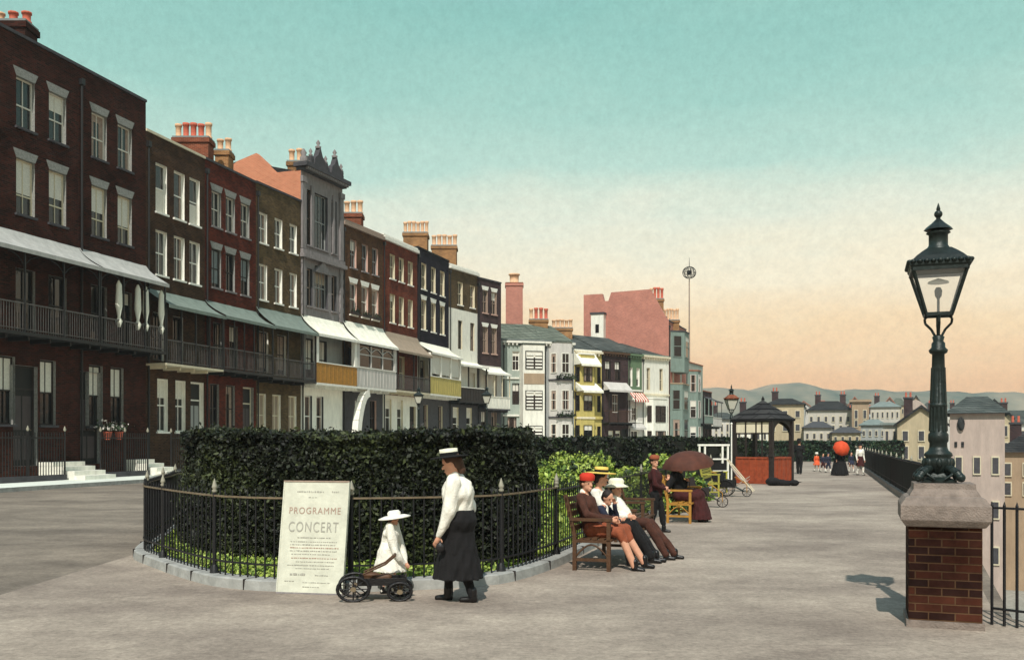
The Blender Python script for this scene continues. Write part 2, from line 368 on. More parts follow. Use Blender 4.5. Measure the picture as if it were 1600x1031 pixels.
class House:
    def __init__(s, name, label, P0, P1, depth=9., cat='house', group=None):
        s.P0 = Vector((P0[0],P0[1],0)); s.P1 = Vector((P1[0],P1[1],0)); s.w = (s.P1-s.P0).length; s.d = (s.P1-s.P0)/s.w
        s.ang = math.atan2(s.d.y, s.d.x); s.depth = depth; s.root = thing(name, label, cat, (P0[0],P0[1],0), s.ang, group); s.holes = []
    def u(s, px):
        k = (px-800)/F; return (k*s.P0.y-s.P0.x)/(s.d.x-k*s.d.y)
    def Y(s, px): return s.P0.y+s.d.y*s.u(px)
    def z(s, px, py): return Z(py, s.Y(px))
    def row(s, pxs, z0, z1, w, frame='white_paint', bars=1, blind=0., sill='stone_grey', lintel=None, rail=.5, inset=.13, reveal=None, blindmat='curtain', boxes=False):
        for i, px in enumerate(pxs):
            u = s.u(px); bl = blind[i % len(blind)] if isinstance(blind, (list, tuple)) else blind
            u = min(max(u, w/2+.12), s.w-w/2-.12)
            s.holes.append((u-w/2, u+w/2, z0, z1))
            window(s.root, u, inset, z0+.004, z1-.004, w-.008, frame, bars, bl, 0, sill, lintel, rail=rail, blindmat=blindmat)
            if boxes: planter(s.root, u, -.14, z0+.003, w)
    def door(s, px, z0, z1, w, **k):
        u = min(max(s.u(px), w/2+.1), s.w-w/2-.1); s.holes.append((u-w/2, u+w/2, z0, z1)); door(s.root, u, z0+.003, z1-.003, w-.008, **k); return u
    def walls(s, m, z1, z0=0., bands=None, reveal='cream_paint', coping='stone_dark', side=None, cornice=.0, inset=.2):
        """front wall with real openings; bands=[(z_top, material)] lowest first"""
        a = MB(); bands = bands or [(z1, m)]; side = side or m
        xs = sorted(set([0, s.w]+[h[0] for h in s.holes]+[h[1] for h in s.holes]))
        zs = sorted(set([z0, z1]+[h[2] for h in s.holes]+[h[3] for h in s.holes]+[b[0] for b in bands]))
        for i in range(len(xs)-1):
            for j in range(len(zs)-1):
                cx, cz = (xs[i]+xs[i+1])/2, (zs[j]+zs[j+1])/2
                if cz > z1 or cz < z0 or any(h[0] < cx < h[1] and h[2] < cz < h[3] for h in s.holes): continue
                mm = next((b[1] for b in bands if cz < b[0]), m)
                a.add([(xs[i],0,zs[j]),(xs[i+1],0,zs[j]),(xs[i+1],0,zs[j+1]),(xs[i],0,zs[j+1])], [(0,1,2,3)], mm)
        for (x0,x1,a0,a1) in s.holes:
            q = inset
            a.add([(x0,0,a0),(x0,q,a0),(x0,q,a1),(x0,0,a1)], [(3,2,1,0)], reveal); a.add([(x1,0,a0),(x1,q,a0),(x1,q,a1),(x1,0,a1)], [(0,1,2,3)], reveal)
            a.add([(x0,0,a1),(x0,q,a1),(x1,q,a1),(x1,0,a1)], [(0,1,2,3)], reveal); a.add([(x0,0,a0),(x0,q,a0),(x1,q,a0),(x1,0,a0)], [(3,2,1,0)], reveal)
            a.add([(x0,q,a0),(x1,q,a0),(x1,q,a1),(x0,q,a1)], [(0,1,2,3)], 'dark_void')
        D = s.depth
        a.add([(0,0,z0),(0,D,z0),(0,D,z1),(0,0,z1)], [(0,3,2,1)][::-1], side); a.add([(s.w,0,z0),(s.w,D,z0),(s.w,D,z1),(s.w,0,z1)], [(0,1,2,3)], side)
        a.add([(0,D,z0),(s.w,D,z0),(s.w,D,z1),(0,D,z1)], [(3,2,1,0)], side); a.add([(0,0,z1),(s.w,0,z1),(s.w,D,z1),(0,D,z1)], [(0,1,2,3)], side)
        a.build('wall', s.root)
        if coping:
            c = MB(); c.box(.004, s.w-.004, -.07, .3, z1+.003, z1+.12, coping)
            if cornice: c.box(.004, s.w-.004, -cornice, .0-.003, z1-.28, z1-.04, coping)
            c.build('coping', s.root)
        if cornice == 0 or True:
            c = MB(); c.cyl((.13,-.07,.1),(.13,-.07,z1-.7),.045,.045,'black_paint',8); c.box(.03,.23,-.16,-.003,z1-.7,z1-.45,'black_paint'); c.build('drainpipe', s.root)
        s.z1 = z1
    def roof(s, rise, m, d0=.35, over=0., z=None, back=True, hip=0):
        z = (z or s.z1)+.02; D = s.depth; md = D*.5; a = MB(); e = .005
        v = [(e,d0-over,z),(s.w-e,d0-over,z),(s.w-e-hip,md,z+rise),(e+hip,md,z+rise),(e,D,z),(s.w-e,D,z)]
        a.add(v, [(0,1,2,3),(3,2,5,4),(0,3,4),(1,5,2),(0,4,5,1)], m); a.build('roof', s.root)
    def chimney(s, px0, px1, Y, ytop, ypot, n, zb, m='brick_chimney', pm='pot_red', cap='lead', d=1.0, pot=.2):
        """stack placed at real distance Y, given the width it subtends"""
        x0, x1 = X(px0, Y), X(px1, Y); zt, zp = Z(ytop, Y), Z(ypot, Y); w = x1-x0
        M = s.root.matrix_basis.inverted(); p = M @ Vector(((x0+x1)/2, Y, 0))
        a = MB(); a.box(-w/2+.08, w/2-.08, -d/2, d/2, zb, zt-.35, m); a.box(-w/2, w/2, -d/2-.08, d/2+.08, zt-.347, zt-.1, m); a.box(-w/2+.04, w/2-.04, -d/2-.04, d/2+.04, zt-.097, zt, cap)
        o = a.build('chimney', s.root, (p.x, p.y, 0), -s.ang)
        for i in range(n):
            x = -w/2+w*(i+.5)/n; b = MB(); r = min(pot, w/n*.46); hh = (zp-zt)*(1 if i % 3 else .93)
            b.lathe([(r*1.05,0),(r*1.05,.08),(r*.8,.12),(r*.85,hh*.8),(r*1.05,hh*.84),(r*1.05,hh),(r*.6,hh)], pm if (i % 4) else 'pot_buff', n=8)
            b.build('chimney_pot', o, (x, 0, zt))
        return o
    def verandah(s, zf, za, zfr, proj=1.1, roofm='canvas_grey', u0=0, u1=None, posts=3, rail='balcony_iron', post='black_paint', pr=.03, railh=1.05, slab='black_paint', panel=None, arches=False, curve=True, roof=True, slab_t=.12, fascia=None):
        u1 = s.w if u1 is None else u1; e = .006; y1 = -proj
        a = MB(); a.box(u0+e, u1-e, y1, -.004, zf-slab_t, zf, slab)
        for i in range(int((u1-u0)/1.1)+1): 
            x = u0+.2+i*1.1
            if x < u1-.1: a.box(x-.04, x+.04, y1+.15, -.004, zf-slab_t-.16, zf-slab_t-.003, slab)
        a.build('balcony_floor', s.root)
        if panel:
            b = MB(); b.box(u0+.06, u1-.06, y1+.02, y1+.08, zf+.004, zf+railh, panel); k = max(3, int((u1-u0)/.45))
            for i in range(k+1): x = u0+.08+(u1-u0-.16)*i/k; b.box(x-.03, x+.03, y1, y1+.018, zf+.1, zf+railh-.1, panel)
            b.box(u0+.05, u1-.05, y1-.02, y1+.1, zf+railh+.003, zf+railh+.07, 'white_paint' if panel != 'black_paint' else panel); b.build('balcony_panel', s.root)
        else:
            b = MB(); b.box(u0+e, u1-e, y1+.02, y1+.06, zf+railh, zf+railh+.05, rail); b.box(u0+e, u1-e, y1+.025, y1+.05, zf+.1, zf+.13, rail)
            k = int((u1-u0)/.13)
            for i in range(k+1): x = u0+.03+(u1-u0-.06)*i/k; b.box(x-.01, x+.01, y1+.03, y1+.05, zf+.003, zf+railh-.003, rail)
            for q in (u0+e, u1-e-.03): b.box(q, q+.03, y1+.07, -.01, zf+railh, zf+railh+.04, rail)
            b.build('balcony_railing', s.root)
        for i in range(posts+1):
            x = u0+pr+.02+(u1-u0-2*pr-.04)*i/posts; c = MB(); c.box(x-pr, x+pr, y1-.0, y1+pr*2, zf+.004 if not panel else zf+railh+.075, zfr-.03, post); c.build('verandah_post', s.root)
        if arches:
            c = MB()
            for i in range(posts):
                xa = u0+(u1-u0)*i/posts+.05; xb = u0+(u1-u0)*(i+1)/posts-.05; pts = []
                for k in range(9): t = k/8; pts.append((xa+(xb-xa)*t, y1+.03, zfr-.55+.42*math.sin(PI*t)**.6))
                c.tube(pts, .018, post, 5)
            c.build('arched_bracket', s.root)
        if roof:
            r = MB(); K = 6; prof = []
            for k in range(K+1):
                t = k/K; zz = za+(zfr-za)*(t**(.72 if curve else 1)); prof.append((-.01-(proj+.14)*t, zz))
            for (a0, b0), (a1, b1) in zip(prof[:-1], prof[1:]):
                nu = max(4, int((u1-u0)/.22)); ta = (a0+.01)/-(proj+.14); tb = (a1+.01)/-(proj+.14)
                for q in range(nu):
                    xa = u0+e+(u1-u0-2*e)*q/nu; xb = u0+e+(u1-u0-2*e)*(q+1)/nu; sg = lambda x, t_: -.045*abs(math.sin(PI*(x-u0)/1.1))*math.sin(PI*min(1,t_*.9+.05))-.012*math.sin(x*9+t_*5)*t_
                    r.add([(xa,a0,b0+sg(xa,ta)),(xb,a0,b0+sg(xb,ta)),(xb,a1,b1+sg(xb,tb)),(xa,a1,b1+sg(xa,tb))], [(0,3,2,1)], roofm, True)
            a1, b1 = prof[-1]; r.box(u0+e, u1-e, a1-.02, a1+.0, b1-.16, b1, fascia or roofm); r.build('awning', s.root)
    def bay(s, u0, u1, proj, z0, z1, m, rows, cant=.5, frame='white_paint', roofm='slate', shutters=False, sidew=.45, bars=0, blind=0., wr=.7):
        a = MB(); poly = [(u0,.02),(u0+cant,-proj),(u1-cant,-proj),(u1,.02)]; a.prism(poly, z0, z1, m)
        a.prism([(u0-.06,.02),(u0+cant-.03,-proj-.07),(u1-cant+.03,-proj-.07),(u1+.06,.02)], z1+.003, z1+.14, roofm)
        o = a.build('bay', s.root)
        for (a0, a1) in rows:
            w = (u1-u0-2*cant)*wr
            window(o, 0, 0, a0, a1, w, frame, bars, blind, 0, loc=((u0+u1)/2, -proj-.072, a0))
            if cant > .2:
                L = math.hypot(cant, proj); an = math.atan2(-proj, cant); nx, ny = -proj/L, -cant/L
                window(o, 0, 0, a0, a1, L*.6, frame, 0, blind, an, loc=(u0+cant/2+nx*.075, -proj/2+ny*.075, a0))
                window(o, 0, 0, a0, a1, L*.6, frame, 0, blind, -an, loc=(u1-cant/2-nx*.075, -proj/2+ny*.075, a0))
            if shutters:
                c = MB(); n = int((a1-a0)/.3)
                for sx in (-1, 1):
                    x = (u0+u1)/2+sx*(w/2+.28)
                    if sx < 0: x = (u0+u1)/2-w*.24
                    else: x = (u0+u1)/2+w*.26
                    for i in range(n): c.box(x-w*.2, x+w*.2, -proj-.12, -proj-.076, a0+.08+i*.3, a0+.22+i*.3, 'white_paint')
                c.build('louvre_shutter', o)
        return o

pts = [(-19.86,34.3),(-18.16,40.2),(-16.95,44.44),(-15.66,48.93),(-14.3,53.6),(-12.76,58.0),(-11.04,62.5),(-9.1,67.6),(-7.2,73.0),(-5.2,79.0),(-3.0,83.2),(-.98,86.3)]
GRP = 'terraced houses of the crescent'
# A1, A2 : tall maroon pair
def tall(P0, P1, label, cols, gcols, dpx, canv, dpaint, posts):
    h = House('terraced_house', label, P0, P1, group=GRP)
    h.row(cols, 13.8, 15.75, .95, 'curtain', 1, 0, 'stone_dark', 'lintel_grey', .45, blindmat='curtain')
    h.row(cols, 10.45, 12.6, .95, 'cream_paint', 1, [.5,.62], 'stone_dark', 'lintel_grey', .35)
    h.row(cols, 5.95, 8.35, 1.0, 'dark_wood', 1, 0, None)
    h.row(gcols, 2.3, 4.9, .85, 'dark_wood', 1, .5, 'stone_dark')
    h.door(dpx, .7, 4.6, 1.25)
    h.walls('brick_maroon', 17.3, reveal='lintel_grey')
    h.roof(1.2, 'slate_dark')
    h.verandah(5.75, 9.75, 8.85, 1.1, canv, posts=posts, arches=True)
    for px in gcols: 
        P = np.column_stack([rng.uniform(-.4,.4,90), rng.uniform(-.25,-.05,90), np.abs(rng.normal(0,.15,90))])
    return h
A1 = tall(pts[0], pts[1], 'tall dark maroon brick house at the far left end, with plain grey balcony awning', [-25,40,90], [75,10], 40, 'canvas_grey', 'door_paint', 3)
A1.chimney(-10, 52, 39.0, 38, 20, 3, 15.5, 'brick_maroon')
A2 = tall(pts[1], pts[2], 'tall dark maroon brick house with white curtains tied back under its pale balcony awning', [155,195], [150,183], 127, 'canvas_grey', 'door_paint', 3)
for uu in (1.3, 2.55, 3.1, 4.2):        # tied curtains in the verandah of A2
    c = MB(); c.lathe([(.07,0),(.15,.25),(.06,.42),(.15,.9),(.12,1.8),(.04,2.0)], 'canvas_white', n=10); c.build('tied_curtain', A2.root, (uu, -.98, 6.55))
# B
B = House('terraced_house', 'brown brick house with six bright white sash windows and a flat pale coping', pts[2], pts[3], group=GRP)
B.row([252,280,304], 12.45, 14.75, .85, 'white_paint', 0, [-.5,0,-.45], 'white_paint', None, .5, reveal='white_paint')
B.row([252,280,304], 9.5, 11.6, .85, 'white_paint', 1, 0, 'white_paint')
B.row([248,278], 5.45, 7.7, .8, 'dark_wood', 1, 0, None)
B.row([254,282], 2.1, 4.6, .8, 'white_paint', 1, 0, 'white_paint')
B.door(309, .7, 4.6, 1.1, m_='stucco_grey', fr='white_paint', fan='curtain')
B.walls('brick_brown', 16.0, reveal='white_paint', coping='cream_paint')
B.roof(.8, 'slate_dark')
B.verandah(5.25, 8.75, 7.95, 1.1, 'canvas_teal', posts=4, pr=.035, slab='cream_paint', slab_t=.1)
B.chimney(273, 332, 53, 217, 193, 5, 15, 'brick_chimney_red', 'pot_red')
# C
C_ = House('terraced_house', 'dark red brick house with grey lintels between the brown and olive houses', pts[3], pts[4], group=GRP)
C_.row([338,360,383], 12.75, 14.6, .85, 'curtain', 1, 0, 'stone_grey', 'lintel_grey')
C_.row([338,360,383], 9.6, 11.6, .85, 'dark_wood', 1, [.9,.0,.6], 'stone_grey', 'lintel_grey', blindmat='lead')
C_.row([340,365], 5.5, 7.8, .8, 'dark_wood', 1, 0, None)
C_.row([335,360], 2.1, 4.6, .85, 'dark_wood', 1, 0, None)
C_.door(388, .7, 4.6, 1.1, fr='cream_paint')
C_.walls('brick_dark_red', 16.0, reveal='lintel_grey'); C_.roof(.8, 'slate_dark')
C_.verandah(5.3, 8.85, 8.0, 1.1, 'canvas_teal', posts=5, pr=.03)
C_.chimney(338, 363, 55, 237, 217, 2, 15, 'brick_chimney', 'pot_buff')
# D
D_ = House('terraced_house', 'olive brown brick house with white windows left of the stone fronted house', pts[4], pts[5], group=GRP)
D_.row([411,435,458], 12.8, 14.5, .78, 'white_paint', 1, 0, 'white_paint')
D_.row([411,435,458], 9.6, 11.6, .78, 'white_paint', 1, 0, 'white_paint')
D_.row([412,440], 5.5, 7.8, .9, 'dark_wood', 1, .9, None, blindmat='wood_grey')
D_.row([407,432,457], 1.9, 4.3, .85, 'cream_paint', 1, .97, None, blindmat='canvas_tan')
D_.walls('brick_olive', 16.05, reveal='white_paint'); D_.roof(.8, 'slate_dark')
D_.verandah(5.2, 9.15, 8.05, 1.1, 'canvas_teal', posts=3, pr=.04, post='dark_wood')
# E : stone front with pediments
E = House('terraced_house', 'ornate grey stone fronted house with pediments on its heavy cornice', pts[5], pts[6], group=GRP)
E.row([502], 13.6, 17.0, 1.5, 'stucco_grey', 3, 0, 'stone_grey', inset=.18); E.row([484,522], 13.6, 17.0, .6, 'wood_grey', 0, 0, 'stone_grey', inset=.18)
E.row([502], 9.9, 12.5, 1.5, 'stucco_grey', 3, .4, 'stone_grey', inset=.18, blindmat='canvas_tan'); E.row([484,522], 9.9, 12.2, .6, 'wood_grey', 0, 0, 'stone_grey', inset=.18)
E.row([484,505], 5.5, 7.9, .85, 'dark_wood', 1, .8, None)
E.row([482,500], 1.9, 4.4, .8, 'white_paint', 0, 0, None, boxes=True)
E.walls('stone_grey', 18.0, bands=[(5.1,'stucco_white'),(9.2,'stucco_grey'),(99,'stone_grey')], reveal='stone_dark', coping=None, side='brick_gable', inset=.24)
def edec():
    w = E.w
    for x in (.22, w-.22):
        m = MB(); m.box(x-.2, x+.2, -.12, -.004, 13.3, 17.3, 'stone_grey'); m.box(x-.26, x+.26, -.18, -.004, 17.3, 17.65, 'stone_grey'); m.build('pilaster', E.root)
        m = MB()
        for i in range(12): m.box(x-.2+(.04 if i % 2 else 0), x+.2-(.04 if i % 2 else 0), -.10, -.004, 9.3+i*.31, 9.61+i*.31, 'stone_grey')
        m.build('quoins', E.root)
    for x in (1.15, w-1.15): m = MB(); m.box(x-.12, x+.12, -.1, -.004, 13.5, 17.3, 'stone_grey'); m.build('pilaster', E.root)
    m = MB(); m.box(-.1, w+.1, -.32, -.004, 12.75, 12.98, 'stone_grey'); m.box(-.04, w+.04, -.2, -.004, 12.98, 13.25, 'stone_grey'); m.build('string_course', E.root)
    m = MB(); m.box(-.04, w+.04, -.3, .3, 18.003, 18.2, 'stone_dark'); m.box(-.2, w+.2, -.55, .4, 18.203, 18.45, 'stone_dark')
    for i in range(24): x = w*(i+.5)/24; m.box(x-.06, x+.06, -.5, -.31, 18.04, 18.197, 'stone_grey')
    m.build('cornice', E.root)
    for (xc, r, hh) in ((w*.36, .75, 1.35), (w*.76, .7, 1.3)):
        m = MB(); v = [(-r,-.3,0),(r,-.3,0),(r*.75,-.3,hh*.45),(r*.35,-.3,hh*.6),(0,-.3,hh),(-r*.35,-.3,hh*.6),(-r*.75,-.3,hh*.45)]; n = len(v)
        v += [(x,.05,z) for x,_,z in v]; m.add(v, [tuple(range(n)), tuple(range(n,2*n))[::-1]]+[(i,n+i,n+(i+1)%n,(i+1)%n) for i in range(n)], 'stone_dark')
        m.lathe([(.16,0),(.2,.12),(.06,.2),(.14,.34),(.02,.55)], 'stone_grey', c=(0,-.12,hh-.06), n=10); m.build('pediment', E.root, (xc, 0, 18.455))
    for k in range(12):
        x = .5+(w-.7)*k/11
        if min(abs(x-w*.36), abs(x-w*.76)) < .74: continue
        q = MB(); q.lathe([(.09,0),(.09,.06),(.05,.1),(.1,.28),(.05,.42),(.09,.46),(.09,.5)], 'stone_grey', c=(x,-.12,18.455), n=8); q.build('baluster', E.root)
    for x in (w*.36-.85, w*.36+.85, w*.76+.78):
        q = MB(); q.box(x-.1,x+.1,-.25,.0,18.455,19.05,'stone_dark'); q.lathe([(.1,0),(.15,.08),(.05,.16),(.12,.3),(.01,.5)], 'stone_grey', c=(x,-.12,19.05), n=8); q.build('pinnacle', E.root)
    m = MB(); m.lathe([(.2,0),(.24,.3),(.12,.42),(.2,.6),(.04,.85)], 'stone_grey', n=10); m.build('urn', E.root, (.15, -.1, 18.455))
    m = MB(); v = [(-.95,-.2,0),(.95,-.2,0),(0,-.2,.75)]; v += [(x,-.004,z) for x,_,z in v]; m.add(v, [(0,1,2),(5,4,3),(0,3,4,1),(1,4,5,2),(2,5,3,0)], 'stone_grey'); m.build('window_pediment', E.root, (E.u(502), 0, 12.1-.0))
    m = MB(); v = [(-.006,.3,15.6),(-.006,E.depth,15.6),(-.006,E.depth,16.6),(-.006,4.6,19.0),(-.006,3.2,19.35),(-.006,.3,16.8)]
    n = len(v); v += [(.3,y,z) for _,y,z in v]; m.add(v, [tuple(range(n))[::-1], tuple(range(n,2*n))]+[(i,(i+1)%n,n+(i+1)%n,n+i) for i in range(n)], 'brick_gable'); m.build('gable_wall', E.root)
edec()
E.roof(1.0, 'slate_dark', d0=.5)
E.verandah(5.15, 9.3, 8.1, 1.1, 'canvas_white', posts=1, pr=.13, post='white_paint', panel='wood_yellow', railh=1.2, slab='white_paint', fascia='white_paint')
E.chimney(450, 474, 60.5, 254, 233, 2, 15.9, 'brick_chimney', 'pot_buff')
# F
F_ = House('terraced_house', 'brown brick house right of the stone front, with white lower window surrounds and plant boxes', pts[6], pts[7], group=GRP)
F_.row([552,570,586], 13.1, 14.95, .8, 'stucco_grey', 1, 0, 'stone_grey', boxes=False)
F_.row([552,570,586], 10.0, 12.1, .9, 'white_paint', 0, 0, 'white_paint', 'white_paint', boxes=True)
F_.row([550,575], 5.4, 7.8, .9, 'dark_wood', 1, 0, None)
F_.row([560,583], 2, 4.4, .9, 'dark_wood', 1, 0, None)
F_.walls('brick_brown2', 16.0, bands=[(4.95,'stone_dark'),(99,'brick_brown2')], reveal='pink_paint', coping='wood_grey', cornice=.2); F_.roof(1.8, 'slate', over=.4)
F_.verandah(5.15, 9.5, 8.1, 1.1, 'canvas_white', posts=1, pr=.15, post='stucco_pale', panel='stucco_pale', railh=1.25, slab='white_paint', fascia='white_paint')
m = MB(); 
for i in range(4): x = .35+(F_.w-.7)*i/3; m.box(x-.04, x+.04, -1.07, -1.0, 6.5, 7.9, 'stucco_pale')
m.box(.3, F_.w-.3, -1.06, -1.01, 7.25, 7.32, 'stucco_pale'); m.tube([(.35+(F_.w-.7)*k/24, -1.04, 7.45+.3*abs(math.sin(PI*k/8))) for k in range(25)], .03, 'stucco_pale', 5); m.build('verandah_frame', F_.root)
m = MB(); m.box(.36, F_.w-.36, -.99, -.97, 6.5, 7.9, 'glass'); m.build('verandah_glazing', F_.root)
F_.chimney(537, 568, 66.5, 334, 314, 3, 15.5, 'brick_chimney_red', 'pot_buff')
m = MB(); pp = []
for k in range(9): t = k/8; pp.append((.15+1.5*(1-math.cos(t*PI/2)), -.9, .6+4.2*math.sin(t*PI/2)))
for (p, q) in zip(pp[:-1], pp[1:]): m.bar(p, q, .5, .42, 'white_paint', up=(0,1,0))
m.build('curved_canopy_rib', F_.root)
# G
G = House('terraced_house', 'bright red brick house with white gutter and tan awning', pts[7], pts[8], group=GRP)
G.row([613,627,641], 13.25, 15.0, .8, 'cream_paint', 1, 0, 'white_paint'); G.row([613,627,641], 10.1, 12.15, .8, 'cream_paint', 1, 0, 'white_paint')
G.row([611,628], 5.4, 7.8, .9, 'cream_paint', 1, [.9,0], None); G.row([607,625], 2.0, 4.6, .95, 'white_paint', 0, .25, 'white_paint', boxes=True)
G.door(645, .5, 4.2, 1.1)
G.walls('brick_red', 16.1, bands=[(4.9,'stucco_white'),(99,'brick_red')], reveal='cream_paint', coping='white_paint', cornice=.2); G.roof(1.9, 'slate', over=.4)
G.verandah(5.2, 9.4, 8.0, 1.1, 'canvas_tan', posts=2, pr=.04, slab='cream_paint')
G.chimney(630, 670, 78, 365, 346, 6, 15.5, 'brick_chimney', 'pot_buff', d=1.4)
# H
H_ = House('terraced_house', 'blue black brick house with pale sash windows and white blinds over a yellow balcony panel', pts[8], pts[9], group=GRP)
H_.row([662,677,691], 13.3, 15.3, .9, 'cream_paint', 1, 0, 'white_paint'); H_.row([662,677,691], 10.2, 12.5, .9, 'cream_paint', 1, 0, 'white_paint', 'white_paint')
H_.row([660,680], 5.4, 7.8, .9, 'dark_wood', 1, 0, None); H_.row([665,688], 2, 4.4, .9, 'dark_wood', 1, 0, None)
H_.walls('brick_navy', 16.3, bands=[(4.9,'stone_dark'),(9.2,'stucco_white'),(99,'brick_navy')], reveal='cream_paint', coping='slate_dark'); H_.roof(1.2, 'slate_dark')
H_.verandah(5.2, 9.2, 8.35, 1.1, 'canvas_white', posts=3, pr=.1, post='white_paint', panel='stucco_yellow', railh=1.3, slab='white_paint', fascia='white_paint')
for i in range(3):
    m = MB(); w3 = (H_.w-.4)/3; m.box(.3+i*w3, .1+(i+1)*w3, -1.0, -.96, 6.75, 8.2, 'curtain'); m.build('roller_blind', H_.root)
H_.chimney(674, 715, 84, 385, 367, 5, 15.5, 'brick_chimney', 'pot_buff', d=1.4)
# I
I_ = House('terraced_house', 'narrow house, olive brick above and white stucco below, two windows wide', pts[9], pts[10], group=GRP)
I_.row([719,738], 13.0, 14.9, .8, 'cream_paint', 1, 0, 'white_paint'); I_.row([719,738], 9.3, 11.7, .7, 'dark_wood', 0, 0, None)
I_.row([716,738], 5.3, 7.4, .9, 'white_paint', 0, .97, None); I_.row([712,733], 1.6, 4.4, .9, 'white_paint', 0, .3, None)
I_.walls('brick_olive', 16.1, bands=[(5.0,'stone_dark'),(12.6,'stucco_white'),(99,'brick_olive')], reveal='cream_paint', coping='white_paint', cornice=.25); I_.roof(1.3, 'slate_dark')
I_.verandah(4.9, 8.3, 7.9, 1.0, 'canvas_white', posts=3, pr=.05, post='dark_wood', panel='dark_wood', railh=1.1, fascia='white_paint')
# J
J = House('terraced_house', 'narrow dusky brick house with white lintels at the end of the tall terrace', pts[10], pts[11], group=GRP)
J.row([758,772], 12.8, 14.8, .8, 'wood_grey', 1, 0, 'pink_paint', 'white_paint'); J.row([758,772], 9.3, 11.6, .8, 'wood_grey', 1, 0, 'pink_paint', 'white_paint')
J.row([756,772], 5.3, 7.4, .8, 'white_paint', 1, .97, None); J.row([756,772], 1.6, 4.2, .8, 'dark_wood', 1, 0, None)
J.walls('brick_dusk', 15.7, bands=[(4.9,'stone_dark'),(8.2,'stucco_pale'),(99,'brick_dusk')], reveal='wood_grey'); J.roof(.9, 'slate_dark')
J.verandah(4.4, 8.1, 7.5, 1.0, 'canvas_white', posts=3, pr=.04, post='cream_paint', panel='stucco_white', railh=1.0, fascia='white_paint', slab='stone_dark')

# K .. P : lower houses facing us across the green
def gp(px, Y): return (X(px, Y), Y)
G2 = 'lower houses at the turn of the crescent'
K = House('bay_fronted_house', 'pale teal house with a square white bay of louvred shutters', gp(785,90), gp(850,91), group=G2)
K.row([806], 8.2, 10.0, .7, 'white_paint', 1, 0, None); K.row([806], 5.0, 7.0, .7, 'dark_wood', 1, 0, None); K.row([800], 1.5, 3.8, .9, 'dark_wood', 1, 0, None)
K.walls('stucco_teal', 11.0, reveal='white_paint', coping='lead'); K.roof(2.1, 'slate_green', over=.5)
K.bay(K.u(812), K.w-.05, .8, .3, 10.6, 'stucco_white', [(8.3,10.0),(4.5,6.3),(1.2,3.0)], cant=.12, roofm='slate_green', shutters=True, frame='black_paint', wr=.8)
m = MB(); m.box(K.u(812)+.2, K.w-.2, -.84, -.803, 6.9, 7.9, 'stucco_tan'); m.build('tile_band', K.root)
K.chimney(789, 818, 97, 443, 427, 1, 10, 'brick_pink', 'brick_pink', d=1.6, pot=.55, cap='brick_chimney_red')
K.chimney(826, 857, 96, 499, 481, 4, 11, 'brick_chimney', 'pot_red', d=1.2)
L_ = House('bay_fronted_house', 'grey house with three storeys of canted bay windows and plants on their ledges', gp(850,91), gp(897,92.5), group=G2)
L_.walls('stucco_grey', 11.0, reveal='white_paint', coping='lead'); L_.roof(2.1, 'slate_green', over=.5)
L_.bay(.55, L_.w-.25, .9, 0.3, 10.9, 'stucco_pale', [(8.0,9.9),(4.5,6.4),(1.2,3.2)], cant=.55, roofm='slate_green', frame='stucco_white', wr=.6, bars=1)
for zz in (7.3, 3.75):
    m = MB(); m.prism([(.45,.0),(1.05,-1.1),(L_.w-.75,-1.1),(L_.w-.15,.0)], zz, zz+.14, 'stone_dark'); m.build('ledge', L_.root)
    P = np.column_stack([rng.uniform(.7, L_.w-.4, 300), rng.uniform(-1.25,-.95,300), zz+.14+np.abs(rng.normal(0,.2,300))]); link('ledge_plants', leaf_mesh('ledge_plants', P, .08, ['leaf_dark','leaf_core']), L_.root)
L_.chimney(862, 895, 97, 512, 499, 5, 11, 'brick_chimney', 'pot_buff', d=1.0)
M_ = House('bay_fronted_house', 'yellow house with two white window awnings', gp(897,92.5), gp(940,94.5), group=G2)
M_.row([905], 1.0, 3.0, .5, 'stucco_cream', 1, 0, None); M_.row([936], 7.2, 8.8, .45, 'dark_wood', 1, 0, None); M_.row([936], 4.4, 6.0, .45, 'dark_wood', 1, 0, None); M_.row([936], 1.0, 3.0, .45, 'dark_wood', 1, 0, None)
M_.walls('stucco_yellow', 10.3, reveal='dark_wood', coping='white_paint'); M_.roof(2.0, 'slate', over=.4)
m = MB(); m.box(.2, M_.w-.3, -.12, -.004, .2, .9, 'stucco_yellow'); m.box(.05, M_.w-.05, -.2, -.004, 3.7, 3.95, 'stucco_yellow'); m.box(.05,M_.w-.05,-.2,-.004,6.3,6.5,'stucco_yellow'); m.build('string_course', M_.root)
def awn(h, u0, u1, za, zf, pr, mm, stripes=None):
    r = MB(); n = 12 if stripes else 1
    for i in range(n):
        a0 = u0+(u1-u0)*i/n; a1 = u0+(u1-u0)*(i+1)/n; q = (stripes if (stripes and i % 2) else mm)
        r.add([(a0,-.01,za),(a1,-.01,za),(a1,-pr,zf),(a0,-pr,zf),(a0,-pr,zf-.2),(a1,-pr,zf-.2)], [(0,3,2,1),(3,4,5,2)], q)
    r.add([(u0,-.01,za),(u0,-pr,zf),(u0,-.01,zf-.05)], [(0,1,2)], mm); r.add([(u1,-.01,za),(u1,-pr,zf),(u1,-.01,zf-.05)], [(0,2,1)], mm); r.build('awning', h.root)
M_.bay(.15, 2.35, .55, .2, 9.9, 'stucco_yellow', [(7.3,8.7),(4.5,6.0),(1.0,3.1)], cant=.25, roofm='white_paint', frame='dark_wood', wr=.62, bars=1)
awn(M_, .0, 2.5, 10.15, 8.95, 1.15, 'canvas_white'); awn(M_, .1, 2.6, 7.3, 6.4, 1.35, 'canvas_white')
